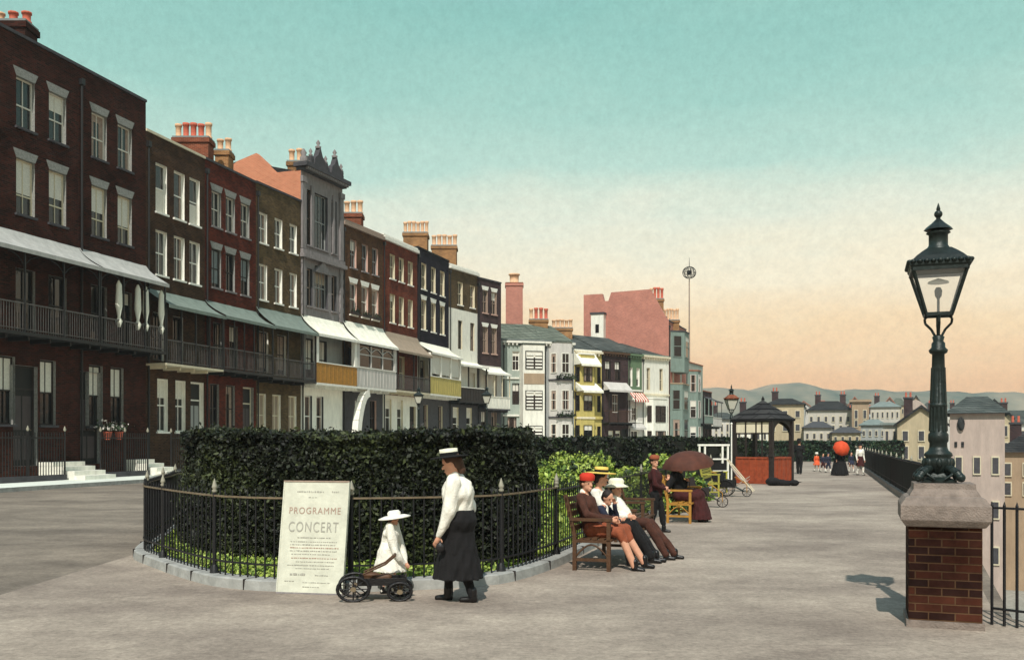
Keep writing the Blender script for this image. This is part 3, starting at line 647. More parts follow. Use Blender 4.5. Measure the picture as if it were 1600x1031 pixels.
for zz in (3.7, 6.3): m = MB(); m.prism([(.08,.0),(.35,-.63),(2.15,-.63),(2.42,.0)], zz, zz+.2, 'stucco_cream'); m.build('ledge', M_.root)
N_ = House('bay_fronted_house', 'dark timbered house with a brown balcony and one pale awning', gp(940,94.5), gp(982,97), group=G2)
N_.row([950,965], 7.6, 9.5, .8, 'dark_wood', 1, .4, None); N_.row([962], 4.4, 6.2, 1.0, 'white_paint', 1, 0, None); N_.row([955,966], 1.4, 2.6, .8, 'cream_paint', 0, 0, None); N_.door(976, .2, 2.8, .9)
N_.walls('brick_dusk', 10.4, reveal='dark_wood', coping='slate'); N_.roof(2.0, 'slate', over=.4)
awn(N_, .2, N_.w-.3, 7.4, 6.6, .9, 'stucco_pale'); N_.verandah(3.4, 0, 6.2, 1.0, posts=3, rail='wood_brown', post='dark_wood', roof=False, railh=1.1)
O_ = House('bay_fronted_house', 'narrow green house with a red and white striped awning', gp(982,97), gp(1003,98.5), group=G2)
O_.row([984.5,997], 7.1, 9.0, .5, 'white_paint', 0, .6, None); O_.row([992], 3.6, 5.0, .9, 'white_paint', 1, 0, None); O_.row([992], 1.0, 2.6, 1.2, 'white_paint', 1, 0, None)
O_.walls('stucco_green', 10.4, bands=[(6.4,'stucco_pale'),(99,'stucco_green')], reveal='white_paint', coping='slate'); O_.roof(2.0, 'slate', over=.4)
awn(O_, -.1, O_.w+.1, 6.5, 5.7, .8, 'canvas_white', 'cloth_red'); awn(O_, .0, O_.w, 3.4, 2.9, .6, 'stucco_pale')
P_ = House('bay_fronted_house', 'white painted house with two large dark windows beside the tall red gable', gp(1003,98.5), gp(1045,101.5), group=G2)
P_.row([1013,1033], 6.8, 9.1, .55, 'cream_paint', 1, 0, None); P_.walls('stucco_white', 10.4, reveal='cream_paint', coping='teal_wood'); P_.roof(1.6, 'slate', over=.4)
P_.bay(.6, P_.w-.5, .6, .2, 5.9, 'stucco_white', [(3.5,5.2),(.8,2.6)], cant=.5, roofm='white_paint', frame='dark_wood', wr=.7, bars=1)

for h, zs, mm in ((N_, (3.2, 6.9), 'dark_wood'), (O_, (3.4, 6.6), 'white_paint'), (P_, (6.3,), 'stucco_cream'), (K, (7.4, 3.9), 'stucco_white')):
    for zz in zs: m = MB(); m.box(.02, (h.w if h is not K else h.u(811))-.02, -.13, -.003, zz, zz+.16, mm); m.build('string_course', h.root)
for h, mm in ((M_, 'stucco_cream'), (N_, 'wood_brown'), (O_, 'stucco_green'), (P_, 'stucco_cream'), (K, 'stucco_white'), (L_, 'stucco_white')):
    m = MB(); m.box(.0, h.w, -.28, -.073, h.z1-.22, h.z1-.02, mm)
    for i in range(int(h.w/.4)): m.box(.1+i*.4, .22+i*.4, -.24, -.01, h.z1-.42, h.z1-.223, mm)
    m.build('eaves_bracket', h.root)
# Q red gable, R, S
Q = House('tall_house', 'tall house with a big windowless red brick gable rising over the slate roofs', gp(1045,101.5), gp(1072,110), depth=9.4)
Q.row([1052,1064], 7.0, 9.2, .8, 'white_paint', 1, 0, None); Q.row([1056], 1.2, 3.4, 1.4, 'teal_wood', 2, 0, None)
Q.walls('brick_pink', 14.2, reveal='white_paint', coping='stone_dark'); 
m = MB(); v = [(-.02,.0,10),( -.02,9.4,10),(-.02,9.4,17.5),(-.02,7.3,17.5),(-.02,7.1,16.7),(-.02,6.6,16.7),(-.02,6.3,17.6),(-.02,2.0,17.7),(-.02,.3,14.6),(-.02,.0,14.3)]; n = len(v)
v += [(.5,y,z) for _,y,z in v]; m.add(v, [tuple(range(n)), tuple(range(n,2*n))[::-1]]+[(i,n+i,n+(i+1)%n,(i+1)%n) for i in range(n)], 'brick_pink'); m.build('gable_wall', Q.root)
m = MB(); m.add([(.5,.3,14.5),(Q.w,.3,14.5),(Q.w,4,17.2),(.5,4,17.2),(.5,9.3,14.5),(Q.w,9.3,14.5)], [(0,1,2,3),(3,2,5,4),(1,5,2),(0,3,4)], 'slate'); m.build('roof', Q.root)
m = MB(); m.box(-.9, -.024, 6.9, 8.3, 11.5, 15.2, 'stucco_white'); m.box(-1.0, -.024, 6.8, 8.4, 15.203, 15.4, 'stone_dark'); o = m.build('stair_turret', Q.root)
m = MB(); m.box(-.93, -.903, 7.4, 7.8, 13.2, 14.1, 'glass'); m.build('window', o)
Q.chimney(1015, 1037, 104.5, 467, 449, 4, 14, 'brick_chimney', 'pot_red', d=1.0); Q.chimney(1037, 1061, 104, 500, 482, 5, 13, 'brick_chimney', 'pot_buff', d=1.2)
Q.bay(.8, 5.2, 1.3, 8.9, 13.2, 'teal_wood', [(10.5,12.8)], cant=1.0, roofm='stone_dark', frame='teal_wood', wr=.75)
Q.bay(.5, 5.4, 1.2, 1.0, 7.6, 'teal_wood', [(4.9,7.0),(1.6,3.9)], cant=.8, roofm='stucco_tan', frame='teal_wood', wr=.7)
Rr = House('tall_house', 'teal timber fronted house with a small red tiled roof', gp(1072,110), gp(1098,117))
Rr.row([1080,1091], 7.2, 9.3, .9, 'teal_wood', 1, .5, None, blindmat='stucco_teal'); Rr.row([1080,1091], 4.2, 6.2, .9, 'teal_wood', 1, 0, None); Rr.row([1080,1091], 1.2, 3.2, .9, 'teal_wood', 1, 0, None)
Rr.walls('stucco_teal', 10.6, reveal='teal_wood', coping='tile_red'); Rr.roof(1.4, 'tile_red', over=.4); Rr.bay(.8, 3.4, 1.0, .5, 9.6, 'teal_wood', [(7.2,9.2),(4.2,6.2),(1.2,3.2)], cant=.7, roofm='tile_red', frame='stucco_pale', wr=.7); Rr.verandah(3.6, 0, 6.6, 1.3, u0=3.6, posts=2, post='teal_wood', pr=.05, roof=False, panel='teal_wood', railh=.9)
Ss = House('tall_house', 'low dark house with projecting balconies at the far end of the crescent', gp(1098,117), gp(1112,122))
Ss.row([1103,1109], 3.8, 6.0, .9, 'dark_wood', 1, 0, None); Ss.row([1103,1109], .8, 3.0, .9, 'dark_wood', 1, 0, None)
Ss.walls('brick_dusk', 7.6, reveal='dark_wood', coping='tile_red'); Ss.roof(1.2, 'tile_red', over=.4); Ss.verandah(3.3, 7.0, 6.4, 1.3, 'stone_dark', posts=2, panel='stucco_pale')

# area railings and steps of the near houses
def along(P0, P1, off):
    d = (Vector(P1)-Vector(P0)).normalized(); n = Vector((d.y, -d.x)); return Vector(P0)+n*off, Vector(P1)+n*off
def area_rail(P0, P1, off, label, group):
    a, b = along(P0, P1, off); L = (b-a).length; t = thing('area_railing', label, 'railing', (a.x, a.y, .15), math.atan2(b.y-a.y, b.x-a.x), group)
    m = MB(); m.box(0, L, -.1, .1, 0, .22, 'stone_dark'); m.build('plinth', t)
    m = MB(); m.box(0, L, -.02, .02, 1.62, 1.67, 'black_paint'); n = int(L/.14)
    for i in range(n+1): x = L*i/n; m.box(x-.012, x+.012, -.012, .012, .22, 1.85, 'black_paint')
    m.build('bars', t)
    for x in (0, L/2, L): q = MB(); q.cyl((x,0,.22), (x,0,1.9), .035, .03, 'black_paint', 8); q.lathe([(.03,0),(.06,.06),(.01,.2)], 'finial_pale', c=(x,0,1.9), n=8); q.build('post', t)
RG = 'iron railings in front of the terrace'
def lerp2(a, b, t): return (a[0]+(b[0]-a[0])*t, a[1]+(b[1]-a[1])*t)
area_rail(pts[0], lerp2(pts[0],pts[1],.62), 1.35, 'black iron railing in front of the leftmost maroon house', RG)
area_rail(lerp2(pts[0],pts[1],.95), lerp2(pts[1],pts[2],.62), 1.35, 'black iron railing between the two flights of white steps', RG)
area_rail(pts[2], lerp2(pts[2],pts[3],.75), 1.35, 'black iron railing in front of the brown brick house with white windows', RG)
area_rail(pts[3], lerp2(pts[3],pts[4],.7), 1.35, 'black iron railing in front of the dark red house', RG)
for (a, b, t0, t1) in ((0,1,.64,.93),(1,2,.66,.93)):
    p, q = along(lerp2(pts[a],pts[b],t0), lerp2(pts[a],pts[b],t1), 0); w = (q-p).length; h = (A1 if a == 0 else A2)
    u0 = (h.P1-h.P0).length*t0
    m = MB()
    for i in range(4): m.box(u0-.0, u0+w, -2.2+.5*i, -.004 , .15+.17*i+.003*i, .15+.17*(i+1), 'stucco_white')
    m.build('step', h.root)
# flower pots on the ledge by the steps
for i, (px, Y) in enumerate(((168, 41.0), (186, 41.8))):
    t = thing('potted_flowers', ('white flowers on the railing ledge under the maroon house window' if i == 0 else 'white flowers on the railing ledge beside the right flight of steps'), 'plant', (X(px,Y), Y, 1.72), 0, 'flower pots by the steps')
    m = MB(); m.lathe([(.12,0),(.17,.3),(.19,.3),(.19,.34),(.1,.34)], 'pot_red', n=10); m.build('pot', t)
    P = np.column_stack([rng.normal(0,.2,120), rng.normal(0,.2,120), .42+np.abs(rng.normal(0,.16,120))]); link('flowers', leaf_mesh('flowers', P, .06, ['flower_white','leaf_dark']), t)
# ------------------------------------------------------------ blended bodies
def blob(name, prims, m, voxel=.012, parent=None, smooth=3, loc=None, rz=0):
    """one continuous skin round tapered limbs and rounded masses"""
    b = MB()
    for p in prims:
        if p[0] == 'c':
            _, a, r0, c, r1 = p; a = Vector(a); c = Vector(c)
            b.ell(a, r0, m, 10, 7); b.ell(c, r1, m, 10, 7)
            if (a-c).length > 1e-4: b.cyl(a, c, r0, r1, m, 10)
        elif p[0] == 'e': b.ell(p[1], p[2], m, 14, 10, p[3] if len(p) > 3 else None)
        elif p[0] == 'f':       # frustum lathe: list of (cx, cy, z, rx, ry)
            rings = p[1]; n = p[2] if len(p) > 2 else 18; fl = p[3] if len(p) > 3 else 0; vs = []
            for (cx, cy, z, rx, ry) in rings:
                for i in range(n):
                    t = 2*PI*i/n; k = 1+fl*math.sin(i*PI)*0+(fl*(1 if i % 2 else -1)*(1-(z-rings[0][2])/(rings[-1][2]-rings[0][2]+1e-9)))
                    vs.append((cx+rx*k*math.cos(t), cy+ry*k*math.sin(t), z))
            fs = [(k*n+i, k*n+(i+1) % n, (k+1)*n+(i+1) % n, (k+1)*n+i) for k in range(len(rings)-1) for i in range(n)]
            fs += [tuple(range(n))[::-1], tuple(range(len(vs)-n, len(vs)))]
            b.add(vs, fs, m, True)
    me = b.mesh('tmp'); o = bpy.data.objects.new('tmp', me); COL.objects.link(o)
    r = o.modifiers.new('r', 'REMESH'); r.mode = 'VOXEL'; r.voxel_size = voxel; r.use_smooth_shade = True
    if smooth: s = o.modifiers.new('s', 'SMOOTH'); s.iterations = smooth; s.factor = .5
    dg = bpy.context.evaluated_depsgraph_get(); ev = o.evaluated_get(dg); me2 = bpy.data.meshes.new_from_object(ev)
    bpy.data.objects.remove(o); bpy.data.meshes.remove(me); me2.name = name; me2.materials.clear(); me2.materials.append(MATS[m])
    
    if m.startswith('cloth') or m == 'curtain': folds(me2, .011 if voxel < .02 else .006)
    me2.polygons.foreach_set('use_smooth', [True]*len(me2.polygons)); me2.polygons.foreach_set('material_index', [0]*len(me2.polygons))
    return link(name, me2, parent, loc, rz)
def V3(*a): return Vector(a)
def pose_stand(h, stride=0., lean=0.):
    J = dict(pel=V3(0,0,.53*h), wai=V3(lean*.3,0,.61*h), che=V3(lean*.7,0,.73*h), nec=V3(lean,0,.83*h), hea=V3(lean*1.25,0,.93*h))
    for s, n in ((1,'L'),(-1,'R')):
        J['sh'+n] = V3(lean*.95, s*.112*h, .805*h); J['el'+n] = V3(lean-.01*h, s*.145*h, .63*h); J['wr'+n] = V3(lean+.03*h, s*.15*h, .485*h)
        st = stride*s; J['hi'+n] = V3(0, s*.052*h, .51*h); J['kn'+n] = V3(st*.5+.02*h, s*.055*h, .285*h); J['an'+n] = V3(st, s*.055*h, .045*h)
    return J
def pose_sit(h, seat=.47, back=.0, out=.42, slump=0., lean=0.):
    x0 = .2+slump
    J = dict(pel=V3(x0,0,seat+.07*h*.9), wai=V3(x0-.02+lean*.2,0,seat+.15*h), che=V3(x0-.05-back*.6+lean*.6,0,seat+.27*h), nec=V3(x0-.06-back+lean,0,seat+.365*h), hea=V3(x0-.02-back+lean*1.3,0,seat+.455*h))
    for s, n in ((1,'L'),(-1,'R')):
        J['sh'+n] = J['nec']+V3(0, s*.112*h, -.025*h); J['el'+n] = J['che']+V3(.08*h, s*.15*h, -.12*h); J['wr'+n] = V3(x0+.2*h, s*.06*h, seat+.13*h)
        J['hi'+n] = V3(x0, s*.06*h, seat+.055*h); J['kn'+n] = V3(x0+.245*h, s*.07*h, seat+.05*h); J['an'+n] = V3(x0+.2*h+out*.3, s*.07*h, .05*h)
    return J
def hand(prims, w, d, h, curl=.5, side=1):
    """palm, four unequal bent fingers and a thumb"""
    d = d.normalized(); u = V3(0,side,0); 
    if abs(d.dot(u)) > .9: u = V3(1,0,0)
    a = d.cross(u).normalized()           # across the palm
    n = a.cross(d).normalized()*side      # palm normal
    pl = .052*h; prims.append(('c', w, .015*h, w+d*pl*.55, .017*h)); prims.append(('e', w+d*pl*.7, (.019*h,.014*h,.021*h)))
    for i, (o, L) in enumerate(((-.021,.034),(-.007,.041),(.007,.038),(.020,.030))):
        b0 = w+d*pl+a*o*h*.8; dd = (d*(1-curl*.4)-n*curl*.5+a*o*4).normalized(); b1 = b0+dd*L*h*.55; d2 = (d*(1-curl)-n*curl).normalized(); b2 = b1+d2*L*h*.5
        prims.append(('c', b0, .0056*h, b1, .0050*h)); prims.append(('c', b1, .0050*h, b2, .0042*h))
    t0 = w+d*pl*.3-a*.016*h; t1 = t0+(d*.6-a*.8).normalized()*.022*h; t2 = t1+(d*.9-a*.2-n*.3).normalized()*.018*h
    prims.append(('c', t0, .0075*h, t1, .0065*h)); prims.append(('c', t1, .0062*h, t2, .005*h))
def person(label, loc, rz, h, J, top='cloth_white', bottom=('trousers','cloth_black'), shoes='shoe_black', socks=None, hair='hair_dark', hat=None, look=(1,0,0), puff=0., group=None, detail=True, sleeve=1., collar=None, tie=None, curl=.5, longhair=0., girth=1., extra_top=None):
    g = girth; k = h; f = Vector(look).normalized(); sd = V3(0,0,1).cross(f).normalized(); up = f.cross(sd).normalized()
    T = Matrix((f, sd, up)).transposed(); H = J['hea']; vx = .010 if detail else .016
    P = [('e', H+up*.012*k, (.060*k,.050*k,.064*k), T), ('e', H+f*.018*k-up*.030*k, (.040*k,.038*k,.040*k), T), ('c', H+f*.055*k-up*.002*k, .007*k, H+f*.070*k-up*.014*k, .0095*k),
         ('e', H+f*.053*k-up*.040*k, (.014*k,.018*k,.008*k), T), ('e', H+sd*.050*k-up*.006*k, (.010*k,.006*k,.018*k), T), ('e', H-sd*.050*k-up*.006*k, (.010*k,.006*k,.018*k), T),
         ('e', H+f*.046*k-up*.056*k, (.016*k,.018*k,.014*k), T), ('c', J['nec']-V3(0,0,.02*k), .032*k, H-up*.03*k-f*.008*k, .028*k)]
    P += [('c', J['pel'], .075*k*g, J['wai'], .062*k*g), ('c', J['wai'], .062*k*g, J['che'], .07*k*g), ('c', J['che'], .065*k*g, J['nec'], .035*k)]
    for n in 'LR':
        P += [('c', J['nec']-V3(0,0,.02*k), .03*k, J['sh'+n], .03*k), ('c', J['sh'+n], .029*k, J['el'+n], .021*k), ('c', J['el'+n], .021*k, J['wr'+n], .0145*k)]
        hand(P, J['wr'+n], J['wr'+n]-J['el'+n], k, curl, 1 if n == 'L' else -1)
        P += [('c', J['hi'+n], .05*k, J['kn'+n], .033*k), ('c', J['kn'+n], .034*k, J['an'+n], .02*k)]
        fd = J.get('ft'+n, V3(1,0,0)); P.append(('c', J['an'+n]-V3(0,0,.015*k), .017*k, J['an'+n]+fd*.062*k-V3(0,0,.030*k), .010*k))
    o = blob('person', P, 'skin', vx if detail else .012, None, 2, loc, rz); tag(o, label, 'person', group)
    # clothes
    c = [('c', J['wai'], .070*k*g, J['che'], .084*k*g), ('e', J['che']-V3(0,0,.01*k), (.082*k*g,.105*k*g,.085*k)), ('c', J['che'], .078*k*g, J['nec']-V3(0,0,.028*k), .048*k), ('c', J['pel'], .082*k*g, J['wai'], .070*k*g)]
    for n in 'LR':
        e = J['el'+n]+(J['wr'+n]-J['el'+n])*sleeve
        c += [('c', J['nec']-V3(0,0,.035*k), .04*k, J['sh'+n], .040*k), ('c', J['sh'+n], .042*k+puff*.5, J['el'+n], .032*k+puff), ('c', J['el'+n], .032*k+puff, e, .023*k)]
    if top: blob('jacket' if 'white' not in top and 'cream' not in top else 'shirt', c, top, vx+.004, o, 2)
    if collar: blob('collar', [('c', J['nec']-V3(0,0,.012*k), .040*k, J['nec']+V3(.002,0,.006*k), .036*k), ('c', J['nec']+f*.02*k-V3(0,0,.02*k), .03*k, J['nec']+f*.045*k-V3(0,0,.07*k), .022*k)], collar, .008, o, 1)
    if tie:
        a = J['nec']+f*.046*k-V3(0,0,.03*k); m_ = J['che']+(J['che']-J['wai']).cross(V3(0,1,0)).normalized()*-.0+V3(.092*k*g,0,-.03*k); blob('tie', [('c', a, .012*k, m_, .016*k)], tie, .007, o, 1)
    kind = bottom[0]
    if kind == 'skirt':
        _, mm, hem, rx, ry = bottom[:5]; cx = bottom[5] if len(bottom) > 5 else 0; w = J['wai']
        blob('skirt', [('f', [(cx,0,hem,rx,ry),(cx*.8,0,hem+(w.z-hem)*.35,rx*.82,ry*.82),(cx*.4,0,hem+(w.z-hem)*.7,rx*.62,ry*.68),(w.x,0,w.z-.06*k,.088*k*g,.1*k*g),(w.x,0,w.z+.01*k,.070*k*g,.075*k*g)], 36, .045)], mm, vx+.004, o, 1)
    elif kind == 'sitskirt':
        _, mm, hem = bottom; kn = (J['knL']+J['knR'])/2; an = (J['anL']+J['anR'])/2
        blob('skirt', [('c', J['pel'], .10*k, kn, .095*k), ('c', J['hiL'], .08*k, J['knL'], .07*k), ('c', J['hiR'], .08*k, J['knR'], .07*k), ('f', [(an.x,an.y,hem,.15*k,.17*k),(kn.x-.01,kn.y,kn.z,.09*k,.12*k),(kn.x-.02,kn.y,kn.z+.04,.07*k,.09*k)], 30, .04)], mm, vx+.006, o, 2)
    else:
        _, mm = bottom[:2]; end = bottom[2] if len(bottom) > 2 else .95; c = [('c', J['pel'], .080*k*g, J['wai']-V3(0,0,.02*k), .07*k*g)]
        for n in 'LR':
            e = J['kn'+n]+(J['an'+n]-J['kn'+n])*end; c += [('c', J['pel'], .07*k, J['hi'+n], .062*k), ('c', J['hi'+n], .062*k, J['kn'+n], .047*k), ('c', J['kn'+n], .047*k, e, .040*k)]
        blob('trousers', c, mm, vx+.004, o, 2)
    for n in 'LR':
        fd = J.get('ft'+n, V3(1,0,0)); a = J['an'+n]
        if socks: blob('stocking', [('c', J['kn'+n]+(a-J['kn'+n])*.12, .037*k, a-V3(0,0,.012*k), .029*k)], socks, vx, o, 1)
        blob('shoe', [('c', a+V3(0,0,.035*k), .030*k, a-V3(0,0,.020*k), .029*k), ('c', a-fd*.012*k-V3(0,0,.022*k), .024*k, a+fd*.075*k-V3(0,0,.028*k), .019*k)], shoes, .009, o, 1)
    hp = [('e', H-f*.010*k+up*.024*k, (.062*k,.057*k,.058*k), T), ('e', H-f*.034*k-up*.004*k, (.036*k,.052*k,.052*k), T)]
    if longhair: hp += [('c', H-f*.045*k, .035*k, J['nec']-f*.05*k-V3(0,0,longhair*k), .03*k)]
    blob('hair', hp, hair, vx, o, 1)
    if detail:
        for s in (1,-1): e = MB(); e.ell(H+f*.0515*k+sd*s*.021*k+up*.006*k, (.006*k,.008*k,.005*k), 'hair_dark', 8, 6, T); e.build('eye', o)
        e = MB(); e.ell(H+f*.0665*k-up*.041*k, (.003*k,.015*k,.004*k), 'pink_paint', 8, 6, T); e.build('mouth', o)
    if hat:
        kind, m1, m2 = hat[:3]; sc = hat[3] if len(hat) > 3 else 1.; tl = hat[4] if len(hat) > 4 else 0.
        m = MB()
        if kind == 'boater':
            m.lathe([(.058*k,-.0),(.115*k*sc,-.006*k),(.117*k*sc,.0),(.115*k*sc,.004*k),(.062*k,.008*k)], m1, n=24); q = MB(); q.lathe([(.064*k,.008*k),(.064*k,.03*k)], m2, n=24)
            r = MB(); r.lathe([(.0625*k,.0305*k),(.061*k,.055*k),(.0,.058*k)], hat[5] if len(hat) > 5 else m1, n=24, close=False)
            ob = m.build('hat', o); ob.location = H+up*.044*k; q.build('hat_band', ob); r.build('hat_crown', ob)
        elif kind == 'cap':
            m.lathe([(.064*k,-.006*k),(.069*k,.015*k),(.066*k,.038*k),(.045*k,.056*k),(.0,.062*k)], m1, n=18, close=False); m.lathe([(.066*k,-.008*k),(.068*k,.004*k)], m2, n=18); ob = m.build('cap', o); ob.location = H+up*.034*k
        elif kind == 'sun':
            m.lathe([(.065*k,.0),(.105*k*sc,.012*k),(.15*k*sc,-.004*k),(.152*k*sc,.004*k),(.10*k*sc,.024*k),(.075*k,.03*k),(.082*k,.06*k),(.06*k,.085*k),(0,.09*k)], m1, n=22, close=False); ob = m.build('hat', o); ob.location = H+up*.03*k
        elif kind == 'bowler':
            m.lathe([(.06*k,0),(.085*k,.004*k),(.083*k,.01*k),(.063*k,.012*k),(.062*k,.04*k),(.04*k,.062*k),(0,.066*k)], m1, n=18, close=False); ob = m.build('hat', o); ob.location = H+up*.036*k
        yaw = math.atan2(f.y, f.x); ob.rotation_euler = (Matrix.Rotation(yaw, 3, 'Z') @ Matrix.Rotation(tl-.35*math.asin(max(-1,min(1,f.z))), 3, 'Y')).to_euler()
    return o

# ------------------------------------------------------------ ground
edge = [(6.4,-30),(6.4,7.5),(4.85,9.3),(9.75,21),(12.35,29.3),(19.1,50.2),(25,68.5),(27.5,72.5),(31.5,73),(31.5,79),(44,135)]
m = MB(); m.prism(edge+[(-260,135),(-260,-30)], -12.2, 0, 'stone_grey', 'road'); tag(m.build('road'), kind='structure')
m = MB(); prom = [(-5.85,-29),(6.2,-29),(6.2,7.5),(4.7,9.3),(9.5,21),(12.1,29.3),(18.8,50.2),(24.8,68.5),(27.2,72.6),(31.3,73.2),(31.3,78.6),(17,78.6),(17,64),(0,40),(-5.7,15.2)]
m.add([(x,y,.004) for x,y in prom], [tuple(range(len(prom)))], 'promenade'); tag(m.build('promenade'), kind='structure')
m = MB(); m.add([(-1400,-300,-12),(1900,-300,-12),(1900,1500,-12),(-1400,1500,-12)], [(0,1,2,3)], 'harbour'); tag(m.build('ground'), kind='structure')
# pavement in front of the terrace, kerb 0.15 high
def offset_poly(P, o):
    out = []
    for i, p in enumerate(P):
        a = Vector(P[max(0,i-1)]); b = Vector(P[min(len(P)-1,i+1)]); d = (b-a).normalized(); out.append((p[0]+d.y*o, p[1]-d.x*o))
    return out
tp = [(-27.5,8)]+pts+[(0.4,88.2),(3.03,89.5),(8.8,92.8),(16.6,99.8),(19.95,108.5),(25.2,120.5)]
o1 = offset_poly(tp, 3.9); o2 = offset_poly(tp, -.5)
m = MB(); m.prism(o1+o2[::-1], .0, .15, 'stone_kerb', 'pavement'); tag(m.build('pavement'), kind='structure')

# garden island
kerb = [(17.0,64),(2.02,17.6),(.77,13.5),(.62,13.05),(.24,12.14),(-.15,11.5),(-.46,11.3),(-1.12,11.05),(-1.89,10.9),(-2.6,10.93),(-3.1,11.08),(-3.5,11.32),(-3.95,11.8),(-4.5,12.5),(-5.0,13.2),(-5.45,13.85),(-5.7,14.5),(-5.95,15.5),(-6.4,17.5),(-6.9,20),(-7.3,26),(-7.2,32),(-6.4,45),(-4.6,56),(1,66),(8,70),(15,69)]
def smooth_closed(P, n=3):
    out = []
    for i in range(len(P)):
        p0, p1, p2, p3 = (Vector(P[(i+j) % len(P)]) for j in (-1,0,1,2)); L = (p2-p1).length; k = max(1, min(6, int(L/.25))) if L < 3 else 4
        for j in range(k):
            t = j/k; q = .5*((2*p1)+(p2-p0)*t+(2*p0-5*p1+4*p2-p3)*t*t+(3*p1-p0-3*p2+p3)*t**3) if L < 3 else p1.lerp(p2, t); out.append((q.x, q.y))
    return out
KO = smooth_closed(kerb)
def inset(P, d):
    n = len(P); out = []
    ar = sum(P[i][0]*P[(i+1) % n][1]-P[(i+1) % n][0]*P[i][1] for i in range(n)); s = 1 if ar > 0 else -1
    for i in range(n):
        t = (Vector(P[(i+1) % n])-Vector(P[i-1])).normalized(); out.append((P[i][0]-t.y*d*s, P[i][1]+t.x*d*s))
    return out
KI = inset(KO, .26); n = len(KO); m = MB()
vs = [(x,y,0) for x,y in KO]+[(x,y,.11) for x,y in inset(KO,.015)]+[(x,y,.125) for x,y in inset(KO,.04)]+[(x,y,.125) for x,y in KI]+[(x,y,.0) for x,y in KI]
m.add(vs, [(k*n+i, k*n+(i+1) % n, (k+1)*n+(i+1) % n, (k+1)*n+i) for k in range(4) for i in range(n)], 'stone_kerb')
acc = 0.
for i in range(n):
    j = (i+1) % n; L_k = math.dist(KO[i], KO[j]); acc += L_k
    if acc > .9 and L_k < 1.5:
        acc = 0; a_, b_ = Vector((*KO[i], .0)), Vector((*KI[i], .0)); dd = (b_-a_).normalized(); m.bar(a_-dd*.003+V3(0,0,.064), b_+V3(0,0,.064), .012, .127, 'dark_wood')
tag(m.build('kerb'), kind='structure')
m = MB(); m.add([(x,y,.09) for x,y in inset(KO,.24)], [tuple(range(n))], 'soil'); tag(m.build('garden_soil'), kind='structure')
GP = inset(KO, .30)
def grass(name, x0, x1, y0, y1, n, size, hz, label):
    x = rng.uniform(x0, x1, n); y = rng.uniform(y0, y1, n); k = poly_inside(GP, x, y); x, y = x[k], y[k]
    P = np.column_stack([x, y, .10+np.abs(rng.normal(0, hz, len(x)))*(1+.6*wob(np.column_stack([x,y,x*0]), 1.))]); 
    tag(link(name, leaf_mesh(name, P, size, ['leaf_lawn','leaf_shrub','leaf_shrub_pale'])), label, 'grass', kind='stuff')
grass('grass', -6.2, 1.2, 10.8, 18, 70000, .024, .035, 'short bright green grass growing inside the round end of the garden railing')
grass('lawn', -6, 13, 17.5, 50, 90000, .075, .10, 'sunlit green lawn and ground cover in the garden behind the benches')

# hedges
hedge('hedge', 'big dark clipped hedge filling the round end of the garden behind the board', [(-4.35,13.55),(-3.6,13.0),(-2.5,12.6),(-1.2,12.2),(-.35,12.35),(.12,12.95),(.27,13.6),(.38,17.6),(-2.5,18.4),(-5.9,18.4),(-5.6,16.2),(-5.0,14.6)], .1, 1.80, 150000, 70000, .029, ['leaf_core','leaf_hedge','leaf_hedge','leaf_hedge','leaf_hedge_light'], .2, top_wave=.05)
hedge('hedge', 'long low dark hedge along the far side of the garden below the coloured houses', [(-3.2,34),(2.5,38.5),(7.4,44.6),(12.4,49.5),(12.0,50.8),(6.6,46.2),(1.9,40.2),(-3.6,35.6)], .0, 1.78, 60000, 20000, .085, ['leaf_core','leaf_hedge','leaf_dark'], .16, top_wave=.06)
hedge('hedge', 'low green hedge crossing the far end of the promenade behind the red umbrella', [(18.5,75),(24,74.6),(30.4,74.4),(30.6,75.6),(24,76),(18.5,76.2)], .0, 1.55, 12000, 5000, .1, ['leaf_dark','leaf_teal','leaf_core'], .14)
SG = 'shrubs in the garden behind the benches'
for i, (px, Y, r, lab) in enumerate([
    (850,20,(.75,.7,.5),'low leafy shrub at the right end of the big hedge, nearest the railing'),
    (895,24,(.9,.8,.95),'rounded shrub behind the boy in the red cap'),
    (975,24,(1.1,.9,.85),'bright green shrub behind the straw boater'),
    (850,29,(1.2,1.0,1.1),'pale green spreading shrub in front of the far hedge near the big hedge'),
    (915,33,(1.3,1.1,1.25),'tall pale shrub in the middle of the garden'),
    (985,31,(.8,.8,.8),'small green shrub between the boater and the standing figure'),
    (1040,27,(1.2,.9,1.0),'leafy shrub between the standing figure and the brown parasol'),
    (1040,36,(1.2,1.0,1.2),'shrub by the far hedge left of the brown parasol'),
    (1010,23,(.9,.8,.75),'low bright shrub just behind the railing by the standing child'),
    (940,21,(.9,.7,.7),'low bright shrub close behind the heads on the front bench'),
    (870,38,(1.3,1.0,1.3),'pale shrub against the far hedge below the grey bay house')]):
    bush('garden_shrub', lab, (X(px,Y), Y, .05), r, 5200, .055 if Y < 30 else .07, ['leaf_shrub','leaf_lawn','leaf_shrub_pale','leaf_dark'] if i % 3 else ['leaf_dark','leaf_shrub','leaf_lawn'], group=SG)

